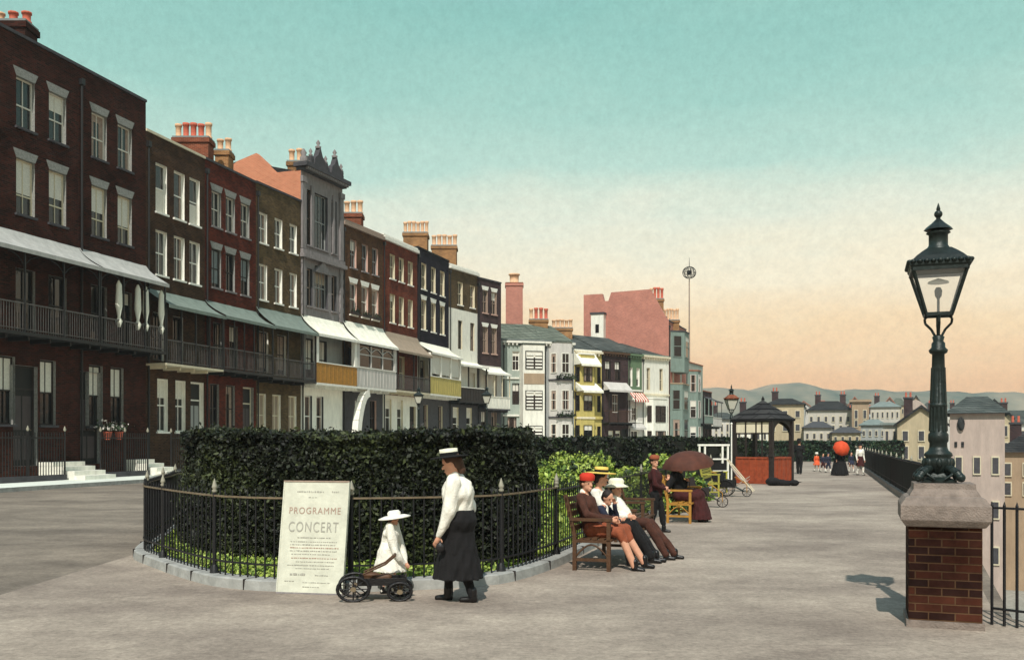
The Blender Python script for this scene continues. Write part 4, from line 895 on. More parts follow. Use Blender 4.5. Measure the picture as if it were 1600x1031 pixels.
# ------------------------------------------------------------ railings
def path_pts(P, step):
    out = []; acc = 0.
    for a, b in zip(P[:-1], P[1:]):
        a = Vector(a); b = Vector(b); L = (b-a).length; t = acc
        while t < L: out.append(a.lerp(b, t/L)); t += step
        acc = t-L
    return out
def iron_railing(name, label, P, z0, zr, step, post_every, r=.011, posts=True, railm='rail_bronze', tip=.1, low=.16, zb=None):
    o = Vector(P[0]); t = thing(name, label, 'railing', (o.x, o.y, z0)); L = [(p[0]-o.x, p[1]-o.y) for p in P]
    m = MB(); m2 = MB()
    for a, b in zip(L[:-1], L[1:]):
        m.bar((a[0],a[1],zr-z0), (b[0],b[1],zr-z0), .035, .02, railm); m2.bar((a[0],a[1],low), (b[0],b[1],low), .03, .02, 'iron_black')
    m.build('top_rail', t); m2.build('bottom_rail', t); m = MB()
    for p in path_pts(L, step): m.cyl((p.x,p.y,0), (p.x,p.y,zr-z0+tip*.4), r, r, 'iron_black', 5); m.cyl((p.x,p.y,zr-z0+tip*.4), (p.x,p.y,zr-z0+tip), r, .002, 'iron_black', 5)
    m.build('bars', t)
    if posts:
        base = None
        for p in path_pts(L, post_every):
            if base is None:
                q = MB(); q.cyl((0,0,0), (0,0,zr-z0+.04), .026, .022, 'iron_black', 10); q.lathe([(.026,0),(.036,.02),(.02,.04),(.036,.055),(.032,.075),(.003,.165)], 'finial_pale', c=(0,0,zr-z0+.04), n=8)
                q.lathe([(.06,0),(.05,.05),(.03,.1)], 'iron_black', n=8); base = q.mesh('post')
            link('post', base, t, (p.x, p.y, 0))
    return t
RI = inset(KO, .15)
i0 = min(range(n), key=lambda i: (RI[i][0]-.62)**2+(RI[i][1]-13.6)**2); i1 = min(range(n), key=lambda i: (RI[i][0]+7.0)**2+(RI[i][1]-30)**2)
nose = RI[i0:i1+1]
iron_railing('garden_railing', 'black iron railing with pale spearhead posts curving round the end of the garden', nose, .125, 1.06, .125, 1.92)
iron_railing('garden_railing', 'black iron railing along the promenade side of the garden behind the benches', [RI[i0], (2.15+.0,17.9-.0), (9.1,39.4)][0:1]+[(1.92,17.6),(8.75,39.0)], .125, 1.02, .125, 3.4, r=.0075, railm='iron_black')
# railing on the cliff edge
sea = [(4.48,9.5),(9.3,21),(11.9,29.3),(18.65,50.2),(24.5,68.5),(26.6,73)]
t = iron_railing('cliff_railing', 'long black railing on a stone kerb along the cliff edge right of the promenade', sea, .16, 1.1, .095, 2.6, r=.017, railm='iron_black', tip=.06)
m = MB(); a = [(p[0]-sea[0][0], p[1]-sea[0][1]) for p in sea]
for p, q in zip(a[:-1], a[1:]): m.bar((p[0],p[1],-.07), (q[0],q[1],-.07), .26, .18, 'stone_cap')
m.build('stone_kerb', t)

iron_railing('cliff_railing', 'short black railing turning the corner right of the brick pillar', [(4.50,9.0),(6.1,7.3),(6.1,1.0)], .0, 1.1, .11, 50, r=.014, railm='iron_black', tip=.06, posts=False)
# ------------------------------------------------------------ lamps
def lamp_head(t, z, s=1., roofm='iron_green', glass='lamp_glass'):
    R2 = math.sqrt(2); q = PI/4
    m = MB(); m.lathe([(.245*R2*s,.42*s),(.262*R2*s,.445*s),(.262*R2*s,.47*s),(.2*R2*s,.54*s),(.15*R2*s,.585*s),(.105*R2*s,.62*s)], roofm, c=(0,0,z), n=4, smooth=False, rot=q)
    for i in range(4):
        a = q+i*PI/2; b = a+PI/2; p0 = Vector((math.cos(a), math.sin(a), 0))*.262*R2*s; p1 = Vector((math.cos(b), math.sin(b), 0))*.262*R2*s
        for k in range(9): c = p0.lerp(p1, (k+.5)/9); m.ell((c.x, c.y, z+.478*s), (.028*s,.028*s,.022*s), roofm, 6, 4)
    m.build('lantern_roof', t)
    m = MB(); m.lathe([(.105*s,.62*s),(.098*s,.64*s),(.085*s,.66*s),(.085*s,.76*s),(.11*s,.775*s),(.10*s,.785*s)], 'iron_green', c=(0,0,z), n=16); m.lathe([(.06*s,.785*s),(.06*s,.80*s),(.13*s,.805*s),(.11*s,.83*s),(.06*s,.87*s),(.02*s,.91*s),(.02*s,.925*s)], 'iron_green', c=(0,0,z), n=8, smooth=False)
    m.ell((0,0,z+.955*s), .038*s, 'iron_green', 12, 8); m.lathe([(.012*s,.985*s),(.02*s,1.0*s),(.003*s,1.06*s)], 'iron_green', c=(0,0,z), n=8); m.build('lantern_vent', t)
    m = MB()
    for i in range(4):
        a = q+i*PI/2; d = Vector((math.cos(a), math.sin(a), 0)); d2 = Vector((math.cos(a+PI/2), math.sin(a+PI/2), 0))
        b0 = d*.112*R2*s+V3(0,0,z); b1 = d*.235*R2*s+V3(0,0,z+.42*s); m.bar(b0, b1, .024*s, .024*s, 'iron_green')
        m.bar(b0, d2*.112*R2*s+V3(0,0,z), .026*s, .03*s, 'iron_green'); m.bar(b1, d2*.235*R2*s+V3(0,0,z+.42*s), .03*s, .05*s, 'iron_green')
    m.build('lantern_frame', t)
    m = MB(); v = [(.108*math.cos(q+i*PI/2)*R2*s, .108*math.sin(q+i*PI/2)*R2*s, z+.01) for i in range(4)]+[(.23*math.cos(q+i*PI/2)*R2*s, .23*math.sin(q+i*PI/2)*R2*s, z+.40*s) for i in range(4)]
    m.add(v, [(i,(i+1) % 4,4+(i+1) % 4,4+i) for i in range(4)], glass); m.build('lantern_glass', t)
    m = MB(); m.cyl((0,0,z), (0,0,z+.16*s), .012*s, .012*s, 'iron_green', 8); m.lathe([(.012,0),(.03,.03),(.035,.08),(.02,.11)], 'iron_green', c=(0,0,z+.15*s), n=10); m.lathe([(.01,.0),(.09*s,-.03*s),(.095*s,-.045*s)], 'milk_glass', c=(0,0,z+.345*s), n=16); m.build('gas_burner', t)
def lamp_post(label, x, y, z0, H, s=1., ornate=True, glass='lamp_glass', roofm='iron_green', rz=0):
    t = thing('street_lamp', label, 'street lamp', (x,y,z0), rz); zl = H-z0-1.06*s
    lamp_head(t, zl, s, roofm, glass)
    m = MB()
    for i in range(4):
        a = i*PI/2+(PI/4 if not ornate else 0); d = V3(math.cos(a), math.sin(a), 0); pp = [V3(0,0,zl-.20*s)+d*.03*s, V3(0,0,zl-.14*s)+d*.06*s, V3(0,0,zl-.08*s)+d*.115*s, V3(0,0,zl-.035*s)+d*.12*s, V3(0,0,zl-.005*s)+d*.085*s]
        m.tube(pp, .013*s, 'iron_green', 6)
    m.cyl((0,0,zl-.2*s), (0,0,zl), .014*s, .012*s, 'iron_green', 8); m.build('lantern_bracket', t)
    c = zl-.2*s; b = (.33 if ornate else .9)
    m = MB(); m.lathe([(.03*s,c+.01),(.055*s,c-.01),(.045*s,c-.05),(.06*s,c-.07),(.062*s,c-.11),(.086*s,c-.135),(.078*s,c-.16),(.055*s,c-.175),(.058*s,c-.3),(.066*s,b+.42),(.078*s,b+.41),(.078*s,b+.385),(.069*s,b+.375),(.076*s,b+.14),(.09*s,b+.12),(.09*s,b+.06),(.078*s,b+.04),(.08*s,b)][::-1], 'iron_green', n=24)
    for i in range(12):
        a = 2*PI*i/12; m.cyl((math.cos(a)*.074*s, math.sin(a)*.074*s, b+.15), (math.cos(a)*.056*s, math.sin(a)*.056*s, c-.3), .011*s, .009*s, 'iron_green', 5)
    m.build('column', t)
    if ornate:
        m = MB(); m.lathe([(.07,0),(.09,.02),(.06,.05),(.075,.08),(.118,.13),(.128,.18),(.125,.22),(.11,.235),(.128,.25),(.12,.275),(.09,.30),(.08,.33)], 'iron_green', n=24)
        for i in range(8):
            a = 2*PI*i/8; d = V3(math.cos(a), math.sin(a), 0); m.ell(d*.118+V3(0,0,.18), (.03,.03,.05), 'iron_green', 8, 6)
        m.build('urn_base', t); m = MB()
        for i in range(4):
            a = PI/4+i*PI/2; d = V3(math.cos(a), math.sin(a), 0); pp = [(.05,.16,.03),(.10,.135,.04),(.16,.115,.042),(.215,.085,.042),(.255,.045,.036),(.275,.018,.022)]
            for (r0,z_0,w0),(r1,z_1,w1) in zip(pp[:-1], pp[1:]): m.cyl(d*r0+V3(0,0,z_0), d*r1+V3(0,0,z_1), w0, w1, 'iron_green', 8)
            m.ell(d*.25+V3(0,0,.05), (.045,.045,.04), 'iron_green', 8, 6); e = V3(-d.y, d.x, 0)
            for sgn in (1,-1): m.cyl(d*.2+V3(0,0,.10), d*.15+e*.09*sgn+V3(0,0,.03), .02, .01, 'iron_green', 6)
        m.lathe([(.21,.0),(.21,.02),(.12,.05),(.1,.09)], 'iron_green', n=4, rot=PI/4, smooth=False)
        m.build('scroll_foot', t)
    else:
        m = MB(); m.lathe([(.16,0),(.16,.12),(.12,.16),(.11,.55),(.13,.58),(.10,.64),(.085,.9)], 'iron_green', n=16); m.build('base', t)
    return t
cx, cy = 3.97, 9.1
t = thing('brick_pier', 'square brick pillar with a moulded stone cap under the near street lamp', 'pillar', (cx+.11,cy,0), R(-20))
m = MB(); m.box(-.31,.31,-.31,.31,.07,.93,'brick_pier'); m.build('shaft', t)
m = MB(); m.box(-.33,.33,-.33,.33,0,.068,'stone_cap'); m.build('plinth', t)
m = MB(); R2 = math.sqrt(2); m.lathe([(.325*R2,.932),(.34*R2,.94),(.375*R2,.99),(.38*R2,1.0),(.38*R2,1.13),(.372*R2,1.145),(.335*R2,1.20),(.30*R2,1.215),(.295*R2,1.23),(.265*R2,1.28),(.262*R2,1.33)], 'stone_cap', n=4, rot=PI/4, smooth=False); m.build('cap', t)
lamp_post('large ornate green iron gas lamp on the brick pillar', 4.05, 9.12, 1.335, 3.98, rz=R(-20))
lamp_post('distant gas lamp with pale lantern behind the wooden shelter', 9.05, 39.6, 0, 4.0, .98, False, 'milk_glass', 'brick_chimney_red')
lamp_post('gas lamp in front of the houses with white blinds, left of the woman', -5.35, 55.0, .0, 4.85, 1.0, False, 'milk_glass')
lamp_post('gas lamp in the road above the woman in the white blouse', -1.55, 58.6, .0, 5.1, 1.1, False, 'milk_glass')
# wireless mast
t = thing('signal_mast', 'tall thin mast with a caged ball on top behind the houses', 'mast', (X(1077,122),122,0)); zt = Z(426,122)
m = MB(); m.cyl((0,0,0),(0,0,zt-.8),.16,.07,'wood_grey',8); m.build('pole', t)
m = MB()
for i in range(6):
    a = PI*i/6; m.tube([(math.cos(a)*math.sin(2*PI*k/16)*.85, math.sin(a)*math.sin(2*PI*k/16)*.85, zt+math.cos(2*PI*k/16)*.75) for k in range(17)], .035, 'slate_dark', 4)
for zz, rr in ((0,.85),(.4,.72),(-.4,.72)): m.tube([(math.cos(2*PI*k/16)*rr, math.sin(2*PI*k/16)*rr, zt+zz) for k in range(17)], .035, 'slate_dark', 4)
m.ell((0,0,zt), .3, 'slate_dark', 10, 8); m.build('caged_ball', t)
m = MB(); m.cyl((0,0,zt+.7),(0,0,zt+1.9),.05,.02,'slate_dark',6); m.build('spike', t)

# ------------------------------------------------------------ shelter
t = thing('promenade_shelter', 'small wooden shelter with red panelled walls and a dark pyramid roof', 'shelter', (9.925,37.97,0), R(46.7)); s = .80
def panel_wall(x0, y0, x1, y1, mm, nb):
    m = MB(); L = math.hypot(x1-x0, y1-y0); a = math.atan2(y1-y0, x1-x0)
    m.box(.08, L-.08, -.02, .03, .1, .98, mm); m.box(.08, L-.08, -.05, .05, .983, 1.05, mm); m.box(.08, L-.08, -.05, .05, .02, .097, mm)
    for i in range(nb+1): x = .09+(L-.18)*i/nb; m.box(x-.02, x+.02, -.045, -.022, .1, .98, mm)
    m.build('panel_wall', t, (x0,y0,0), a)
panel_wall(-s, s, -s, -s, 'wood_red', 5); panel_wall(-s, -s, s, -s, 'wood_red', 4); panel_wall(s, -s, s, s, 'wood_red', 4)
pb = None
for (x, y) in ((-s,-s),(s,-s),(s,s),(-s,s)):
    if pb is None: q = MB(); q.box(-.075,.075,-.075,.075,0,2.5,'dark_wood'); q.box(-.1,.1,-.1,.1,0,.14,'dark_wood'); q.box(-.1,.1,-.1,.1,1.06,1.16,'dark_wood'); pb = q.mesh('corner_post')
    link('corner_post', pb, t, (x,y,0))
def arch_frame(x0, y0, x1, y1, name='arched_opening'):
    m = MB(); L = math.hypot(x1-x0, y1-y0); a = math.atan2(y1-y0, x1-x0); K = 14
    for k in range(K):
        u0, u1 = k/K, (k+1)/K; f = lambda u: 2.42-.5*(1-math.sin(PI*min(1,max(0,u)))**.55) ; xa = .08+(L-.16)*u0; xb = .08+(L-.16)*u1
        za, zb = f(u0), f(u1); m.add([(xa,-.03,za),(xb,-.03,zb),(xb,-.03,2.48),(xa,-.03,2.48),(xa,.03,za),(xb,.03,zb),(xb,.03,2.48),(xa,.03,2.48)], [(0,1,2,3),(5,4,7,6),(0,4,5,1)], 'dark_wood')
    return m.build(name, t, (x0,y0,0), a)
arch_frame(-s,-s,s,-s); arch_frame(s,-s,s,s)
m = MB(); L = 2*s
for x in (.5, .95, 1.2): m.box(x-.025, x+.025, -.03, .03, 1.055, 2.47, 'dark_wood')
m.box(.08, L-.08, -.03, .03, 1.93, 1.99, 'dark_wood'); m.box(.08, L-.08, -.035, .035, 2.40, 2.5, 'dark_wood'); m.build('window_frame', t, (-s,s,0), R(-90))
m = MB(); m.box(.08, L-.08, -.006, .006, 1.995, 2.395, 'stucco_cream'); m.build('upper_pane', t, (-s,s,0), R(-90))
m = MB(); q = PI/4; e = (s+.12)*math.sqrt(2); m.lathe([(e*.985,2.46),(e,2.5),(e,2.54),(.04,3.27)], 'slate_dark', n=4, rot=q, smooth=False); m.lathe([(.05,0),(.07,.05),(.015,.18)], 'slate_dark', c=(0,0,3.26), n=8); m.build('roof', t)
m = MB(); m.box(-s+.1, s-.1, s-.5, s-.08, .42, .46, 'wood_brown'); m.box(-s+.1, s-.1, s-.12, s-.08, .46, 1.0, 'wood_brown'); m.build('inner_seat', t)
# ------------------------------------------------------------ benches, board, carts
NB = math.atan2(.952, .307)      # direction of the benches' length
def bench(label, x, y, L=1.8, wood='wood_brown', group='garden benches along the promenade', rz=None):
    """x out from the back, y along the bench"""
    t = thing('park_bench', label, 'bench', (x,y,0), NB-PI/2 if rz is None else rz, group)
    m = MB()
    for i in range(5): xx = .07+i*.095; m.box(xx, xx+.075, 0, L, .42-.012*abs(i-2), .445-.012*abs(i-2), wood)
    m.build('seat', t); m = MB()
    for i in range(5): z = .52+i*.095; xx = .02-(z-.45)*.22; m.box(xx-.02, xx+.006, 0, L, z, z+.07, wood)
    m.build('backrest', t)
    for yy in (.0, L-.05):
        m = MB(); m.box(.0,.05,yy,yy+.05,0,.45,wood); m.bar((.03,yy+.025,.45),(-.10,yy+.025,1.0),.05,.05,wood); m.box(.46,.51,yy,yy+.05,0,.66,wood)
        m.box(-.03,.53,yy-.01,yy+.06,.66,.70,wood); m.box(.05,.46,yy+.005,yy+.045,.13,.17,wood); m.box(.05,.46,yy+.003,yy+.047,.375,.415,wood)
        m.tube([(.05+.41*k/8, yy+.025, .2+.15*math.sin(PI*k/8)) for k in range(9)], .012, wood, 5); m.build('end_frame', t)
    return t
BN1 = bench('brown slatted bench in front holding the boy in the red cap and three others', .80, 12.72, 1.85)
BN2 = bench('empty brown bench between the group of boys and the standing figure', 1.72, 16.2, 1.0)
BN3 = bench('yellowish wooden bench under the woman with the brown parasol', 3.2, 19.9, 1.7, 'wood_yellow')
BN4 = bench('bright lime yellow slatted bench beyond the brown parasol', 5.75, 29.0, 2.6, 'wood_lime')
# notice board
bw, bh = .77, 1.27; an = math.atan2(10.80-10.95, (-1.915+2.67)); t = thing('notice_board', 'tall white notice board printed with a programme, leaning on the railing', 'notice board', (-2.655,10.84,0), an)
m = MB(); m.box(0,bw,0,.025,0,bh,'board_white'); bo = m.build('panel', t); m = MB(); m.box(-.012,.002,-.006,.04,0,bh+.01,'board_white'); m.box(bw-.002,bw+.012,-.006,.04,0,bh+.01,'board_white'); m.box(-.012,bw+.012,-.008,.042,bh,bh+.015,'wood_grey'); m.box(-.012,bw+.012,-.008,.042,-.0,.02,'stone_grey'); m.build('frame', t)
t.rotation_euler = (R(-10), 0, an)
def text(parent, s, w, h, x, z, mt, name='lettering'):
    cu = bpy.data.curves.new('t', 'FONT'); cu.body = s; cu.size = 1; cu.align_x = 'CENTER'; cu.extrude = .002; cu.offset = 0; cu.space_character = 1.18
    o = bpy.data.objects.new('t', cu); COL.objects.link(o); dg = bpy.context.evaluated_depsgraph_get(); me = bpy.data.meshes.new_from_object(o.evaluated_get(dg)); bpy.data.objects.remove(o)
    co = np.empty(len(me.vertices)*3); me.vertices.foreach_get('co', co); co = co.reshape(-1,3); x0, x1 = co[:,0].min(), co[:,0].max(); y0, y1 = co[:,1].min(), co[:,1].max()
    nx = (co[:,0]-(x0+x1)/2)/(x1-x0)*w; nz = (co[:,1]-y0)/(y1-y0)*h; out = np.column_stack([nx+x, -.0035-.5*co[:,2]*0-(co[:,2] > 0)*.001, nz+z]); me.vertices.foreach_set('co', out.ravel())
    me.materials.clear(); me.materials.append(MATS[mt]); me.update(); link(name, me, parent)
text(t, 'PROGRAMME', .62, .075, .39, .905, 'print_brown'); text(t, 'CONCERT', .60, .115, .385, .70, 'print_grey')
m = MB(); rr = random.Random(3)
for (z, x0, x1, mm, hh) in [(1.15,.16,.48,'print_grey',.018),(1.15,.58,.66,'print_grey',.018),(1.09,.3,.4,'print_grey',.008),(.63,.2,.6,'print_grey',.014),(.585,.12,.68,'print_grey',.011),(.55,.12,.66,'print_grey',.013),(.515,.12,.7,'print_brown',.013),(.48,.12,.68,'print_grey',.013),(.445,.14,.6,'print_grey',.01),(.40,.14,.69,'print_brown',.012),(.36,.2,.66,'print_grey',.01),(.32,.1,.66,'print_grey',.011),(.285,.2,.6,'print_grey',.01),(.21,.14,.32,'print_grey',.026),(.21,.44,.6,'print_grey',.014),(.14,.08,.2,'print_grey',.01),(.13,.3,.62,'print_grey',.01),(.08,.3,.5,'print_grey',.01)]:
    x = x0
    while x < x1: w = rr.uniform(.006,.03); m.box(x, min(x+w,x1), -.004, -.0005, z, z+hh*rr.uniform(.6,1), mm); x += w+rr.uniform(.004,.014)
m.build('small_print', t)

def wheel(parent, p, r, mm, axis=(0,1,0), n=8, w=.018, hub='rail_bronze'):
    a = Vector(axis).normalized(); u = V3(0,0,1); v = a.cross(u).normalized(); m = MB(); K = 20
    m.tube([v*math.cos(2*PI*k/K)*r+u*math.sin(2*PI*k/K)*r for k in range(K+1)], w, mm, 6); o = m.build('wheel', parent, p)
    m = MB(); 
    for k in range(n): b = 2*PI*k/n; m.cyl((0,0,0), v*math.cos(b)*r+u*math.sin(b)*r, w*.45, w*.4, mm, 5)
    m.build('spokes', o); m = MB(); m.cyl(-a*.03, a*.03, .03, .03, hub, 8); m.build('hub', o); return o
t = thing('toy_cart', 'small dark wooden toy cart with spoked wheels beside the toddler in white', 'toy cart', (-1.43,10.42,0), R(6)); t.scale = (1.12,1.0,.86)
m = MB(); m.box(-.20,.24,-.12,.12,.20,.225,'leather_black'); m.box(-.20,.24,-.135,-.12,.20,.29,'leather_black'); m.box(-.20,.24,.12,.135,.20,.29,'leather_black'); m.box(-.215,-.2,-.135,.135,.20,.29,'leather_black'); m.box(.24,.255,-.135,.135,.20,.31,'leather_black'); m.build('tray', t)
for yy in (-.16,.16): wheel(t, (-.25,yy,.165), .15, 'leather_black'); wheel(t, (.19,yy,.125), .11, 'leather_black')
m = MB(); m.cyl((-.25,-.16,.165),(-.25,.16,.165),.012,.012,'dark_wood',6); m.cyl((.19,-.16,.125),(.19,.16,.125),.012,.012,'dark_wood',6); m.build('axle', t)
m = MB(); m.tube([(-.16,-.1,.34),(.05,-.1,.46),(.14,-.1,.56)],.012,'wood_brown',6); m.tube([(-.16,.1,.34),(.05,.1,.46),(.14,.1,.56)],.012,'wood_brown',6); m.cyl((.14,-.12,.56),(.14,.12,.56),.014,.014,'wood_brown',6); m.build('handle', t)
tag(blob('cloth_bundle', [('c',(-.14,0,.27),.04,(.08,.02,.28),.05),('e',(-.1,.02,.31),(.10,.07,.03))], 'wood_brown', .012), 'brown cloth bundle lying in the toy cart', 'bundle').location = (-1.43,10.42,-.04)

# bath chairs, deck chair, frame beyond the benches
def bath_chair(label, x, y, rz, mm):
    t = thing('bath_chair', label, 'wheeled chair', (x,y,0), rz); t.scale = (.74,.74,.74)
    for yy in (-.3,.3): wheel(t, (0,yy,.36), .34, mm, n=10)
    wheel(t, (.85,0,.2), .18, mm, n=8)
    m = MB(); m.box(-.22,.4,-.24,.24,.38,.44,mm); m.box(-.22,.4,-.26,-.23,.40,.68,mm); m.box(-.22,.4,.23,.26,.40,.68,mm); m.bar((-.22,0,.4),(-.36,0,1.0),.05,.5,mm,up=(1,0,0)); m.build('seat', t)
    m = MB(); m.bar((.4,0,.40),(.75,0,.22),.4,.03,mm); m.tube([(.85,0,.2),(.85,0,.5),(.5,0,.75),(.35,.05,.8)],.016,'wood_yellow',6); m.build('footboard', t)
    m = MB(); m.tube([(-.34,-.22,.95),(-.55,-.2,1.0)],.014,'wood_yellow',6); m.tube([(-.34,.22,.95),(-.55,.2,1.0)],.014,'wood_yellow',6); m.cyl((-.55,-.2,1.0),(-.55,.2,1.0),.016,.016,'wood_yellow',6); m.build('push_handle', t)
    return t
bath_chair('wheeled bath chair with yellow handles right of the seated woman', 4.75, 24.6, R(-12), 'dark_wood')
bath_chair('black bath chair standing nearer the wooden shelter', 6.5, 29.2, R(-20), 'leather_black')
t = thing('deck_chair', 'folding deck chair with pink canvas leaning by the shelter', 'deck chair', (7.55,32.0,0), R(-18))
m = MB(); 
for yy in (-.28,.28): m.bar((-.35,yy,1.05),(.5,yy,.02),.04,.03,'cream_paint'); m.bar((-.3,yy*.9,.02),(.35,yy*.9,.5),.035,.03,'wood_grey')
m.box(-.37,-.33,-.28,.28,1.03,1.07,'cream_paint'); m.build('frame', t); m = MB()
pp = [(-.34,1.04),(-.2,.78),(-.02,.52),(.14,.38),(.3,.36),(.38,.44)]
for (a0,b0),(a1,b1) in zip(pp[:-1],pp[1:]): m.add([(a0,-.25,b0),(a0,.25,b0),(a1,.25,b1),(a1,-.25,b1),(a0,-.25,b0-.01),(a0,.25,b0-.01),(a1,.25,b1-.01),(a1,-.25,b1-.01)],[(0,1,2,3),(7,6,5,4),(0,3,7,4),(1,5,6,2)],'stucco_pinkish')
m.build('canvas', t)
t = thing('wooden_frame', 'open white painted wooden frame standing behind the lime yellow bench', 'frame', (X(1092,33.5),33.5,0), R(10))
m = MB()
for x in (0,.2,.85,1.05): m.box(x,x+.06,0,.06,0 if x in (0,1.05) else .9,1.5,'white_paint')
m.box(-.03,1.14,-.01,.07,1.503,1.57,'white_paint'); m.box(0.061,1.049,.01,.05,1.02,1.07,'white_paint'); m.box(0.061,1.049,.01,.05,.6,.65,'white_paint'); m.build('timbers', t)
t = thing('white_post', 'thin white post at the left corner of the shelter', 'post', (X(1143,36.6),36.6,0)); m = MB(); m.cyl((0,0,0),(0,0,2.3),.03,.025,'white_paint',8); m.ell((0,0,2.33),.045,'white_paint',8,6); m.build('shaft', t)
o = tag(blob('bundle', [('e',(0,0,.16),(.28,.2,.16)),('c',(.1,0,.14),.14,(.55,-.1,.10),.11),('e',(.75,-.15,.12),(.2,.14,.12)),('c',(.8,-.15,.14),.03,(1.0,-.25,.16),.02)], 'cloth_black', .02), 'dark bundle lying at the foot of the corner post of the shelter', 'bundle'); o.location = (9.75,35.9,0)

# ------------------------------------------------------------ people
# the woman in the white blouse (faces left)
h = 1.60; J = pose_stand(h, .17, .02)
J['anL'] = V3(-.17,.06,.075); J['knL'] = V3(-.05,.07,.42); J['anR'] = V3(.12,-.07,.07); J['knR'] = V3(.10,-.08,.44)
J['elR'] = V3(-.09,-.20,.99); J['wrR'] = V3(.04,-.22,1.06); J['elL'] = V3(.06,.20,.98); J['wrL'] = V3(.17,.18,.72); J['wai'] = V3(-.01,0,.97); J['che'] = V3(0,0,1.17); J['nec'] = V3(.035,0,1.335); J['hea'] = V3(.07,0,1.485)
person('woman in a white blouse, long black skirt and straw hat standing by the railing', (-.58,10.3,0), PI-.12, h, J, 'cloth_white', ('skirt','cloth_black',.25,.27,.24,.0), socks='cloth_black', hair='hair_brown', hat=('boater','cloth_black','cloth_black',1.12,-.02,'straw_white'), look=(.93,.05,-.36), puff=.03, longhair=-.03, collar='cloth_white', girth=1.35)
t = blob('handbag', [('e',(0,0,0),(.05,.025,.055)),('c',(0,0,.04),.012,(0,0,.10),.006)], 'leather_black', .008); t.location = (-.755,10.1,.60); tag(t, 'small black handbag held in the lowered hand of the woman in the white blouse', 'handbag')
# toddler
h = .94; J = pose_stand(h, .05, .05); J['wrL'] = V3(.20,.06,.34); J['wrR'] = V3(.22,-.07,.34); J['elL'] = V3(.12,.13,.48); J['elR'] = V3(.12,-.13,.48); J['hea'] = V3(.06,0,.83); J['nec'] = V3(.045,0,.745)
person('toddler in a white dress and wide white sun hat standing behind the toy cart', (-1.40,10.86,0), R(-10), h, J, 'cloth_white', ('skirt','cloth_white',.25,.19,.18,.02), socks='cloth_white', shoes='shoe_black', hair='hair_brown', hat=('sun','cloth_white','cloth_cream',1.3,-.3), look=(.8,.3,-.45), puff=.02, girth=1.3)
# the bench group; they face the sea
FZ = NB-PI/2
def seatp(b, s): return (b.location.x+math.cos(NB)*s, b.location.y+math.sin(NB)*s, 0)
BG = 'people sitting on the front bench'
h = 1.55; J = pose_sit(h, .44, .06, .5); J['knL'] += V3(.02,0,.04); J['anL'] = V3(.88,.14,.09); J['ftL'] = V3(.98,.1,-.1); J['knL'] = V3(.60,.13,.52); J['anR'] = V3(.80,-.13,.07); J['ftR'] = V3(.98,0,-.1); J['knR'] = V3(.60,-.15,.51); J['wrL'] = V3(.48,.03,.68); J['wrR'] = V3(.46,-.08,.66); J['elR'] = V3(.18,-.26,.74)
person('boy in a red cap and dark jacket on the near end of the front bench', seatp(BN1,.32), FZ, h, J, 'cloth_brown', ('trousers','cloth_rust',.28), socks='skin', hair='hair_brown', hat=('cap','cloth_red','cloth_red'), look=(.75,-.6,-.1), collar='cloth_white', girth=1.1, group=BG)
h = 1.35; J = pose_sit(h, .44, 0, .45, .04, .22); J['hea'] = V3(.32,0,.93); J['nec'] = V3(.27,0,.82); J['che'] = V3(.22,0,.70); J['elL'] = V3(.42,.15,.64); J['wrL'] = V3(.41,.05,.83); J['elR'] = V3(.40,-.14,.60); J['wrR'] = V3(.48,-.02,.62); J['shL'] = V3(.25,.15,.78); J['shR'] = V3(.25,-.15,.78)
person('bare headed dark haired child with a hand to the face on the front bench', seatp(BN1,.72), FZ, h, J, 'cloth_navy', ('trousers','cloth_rust',.1), socks='cloth_black', hair='hair_dark', look=(.8,-.5,-.35), collar='cloth_white', group=BG)
h = 1.6; J = pose_sit(h, .44, .05, .5); J['anL'] = V3(.92,.06,.08); J['anR'] = V3(.88,-.08,.08); J['hea'] += V3(0,0,.02)
person('boy in a white shirt and yellow straw boater with black band on the front bench', seatp(BN1,1.12), FZ, h, J, 'cloth_white', ('trousers','cloth_black'), hair='hair_dark', hat=('boater','straw','cloth_black',1.15,.0,'straw'), look=(.9,.35,-.15), group=BG, girth=1.05)
h = 1.45; J = pose_sit(h, .43, .24, .6, .22); J['anL'] = V3(1.12,.08,.07); J['anR'] = V3(1.02,-.08,.07); J['knL'] = V3(.76,.09,.52); J['knR'] = V3(.74,-.09,.54); J['wrL'] = V3(.50,.14,.56); J['wrR'] = V3(.50,-.14,.56); J['hea'] = V3(.27,0,1.0); J['nec'] = V3(.22,0,.88)
person('reclining boy in white shirt, dark tie and pale round hat on the front bench', seatp(BN1,1.55), FZ, h, J, 'cloth_white', ('trousers','cloth_brown'), hair='hair_dark', hat=('sun','straw_white','cloth_black',.82,0.), look=(.8,-.6,.0), tie='cloth_navy', group=BG)
h = 1.42; J = pose_stand(h, .10, -.02); J['wrL'] = V3(.17,.05,.85); J['wrR'] = V3(.17,-.05,.82); J['elL'] = V3(.02,.21,.90); J['elR'] = V3(.02,-.21,.9); J['anL'] = V3(.14,.07,.065); J['knL'] = V3(.10,.07,.42)
person('child in dark brown clothes and cap standing beyond the empty bench', (2.68,17.9,0), FZ, h, J, 'cloth_maroon', ('trousers','cloth_black',.7), hair='hair_dark', hat=('cap','cloth_rust','cloth_brown'), look=(.7,-.7,-.1), girth=1.15)
h = 1.6; J = pose_sit(h, .46, .04, .4); J['wrR'] = V3(.0,-.28,.86); J['elR'] = V3(.0,-.3,.76); J['wrL'] = V3(.34,.02,.86); J['hea'] += V3(.05,0,-.04)
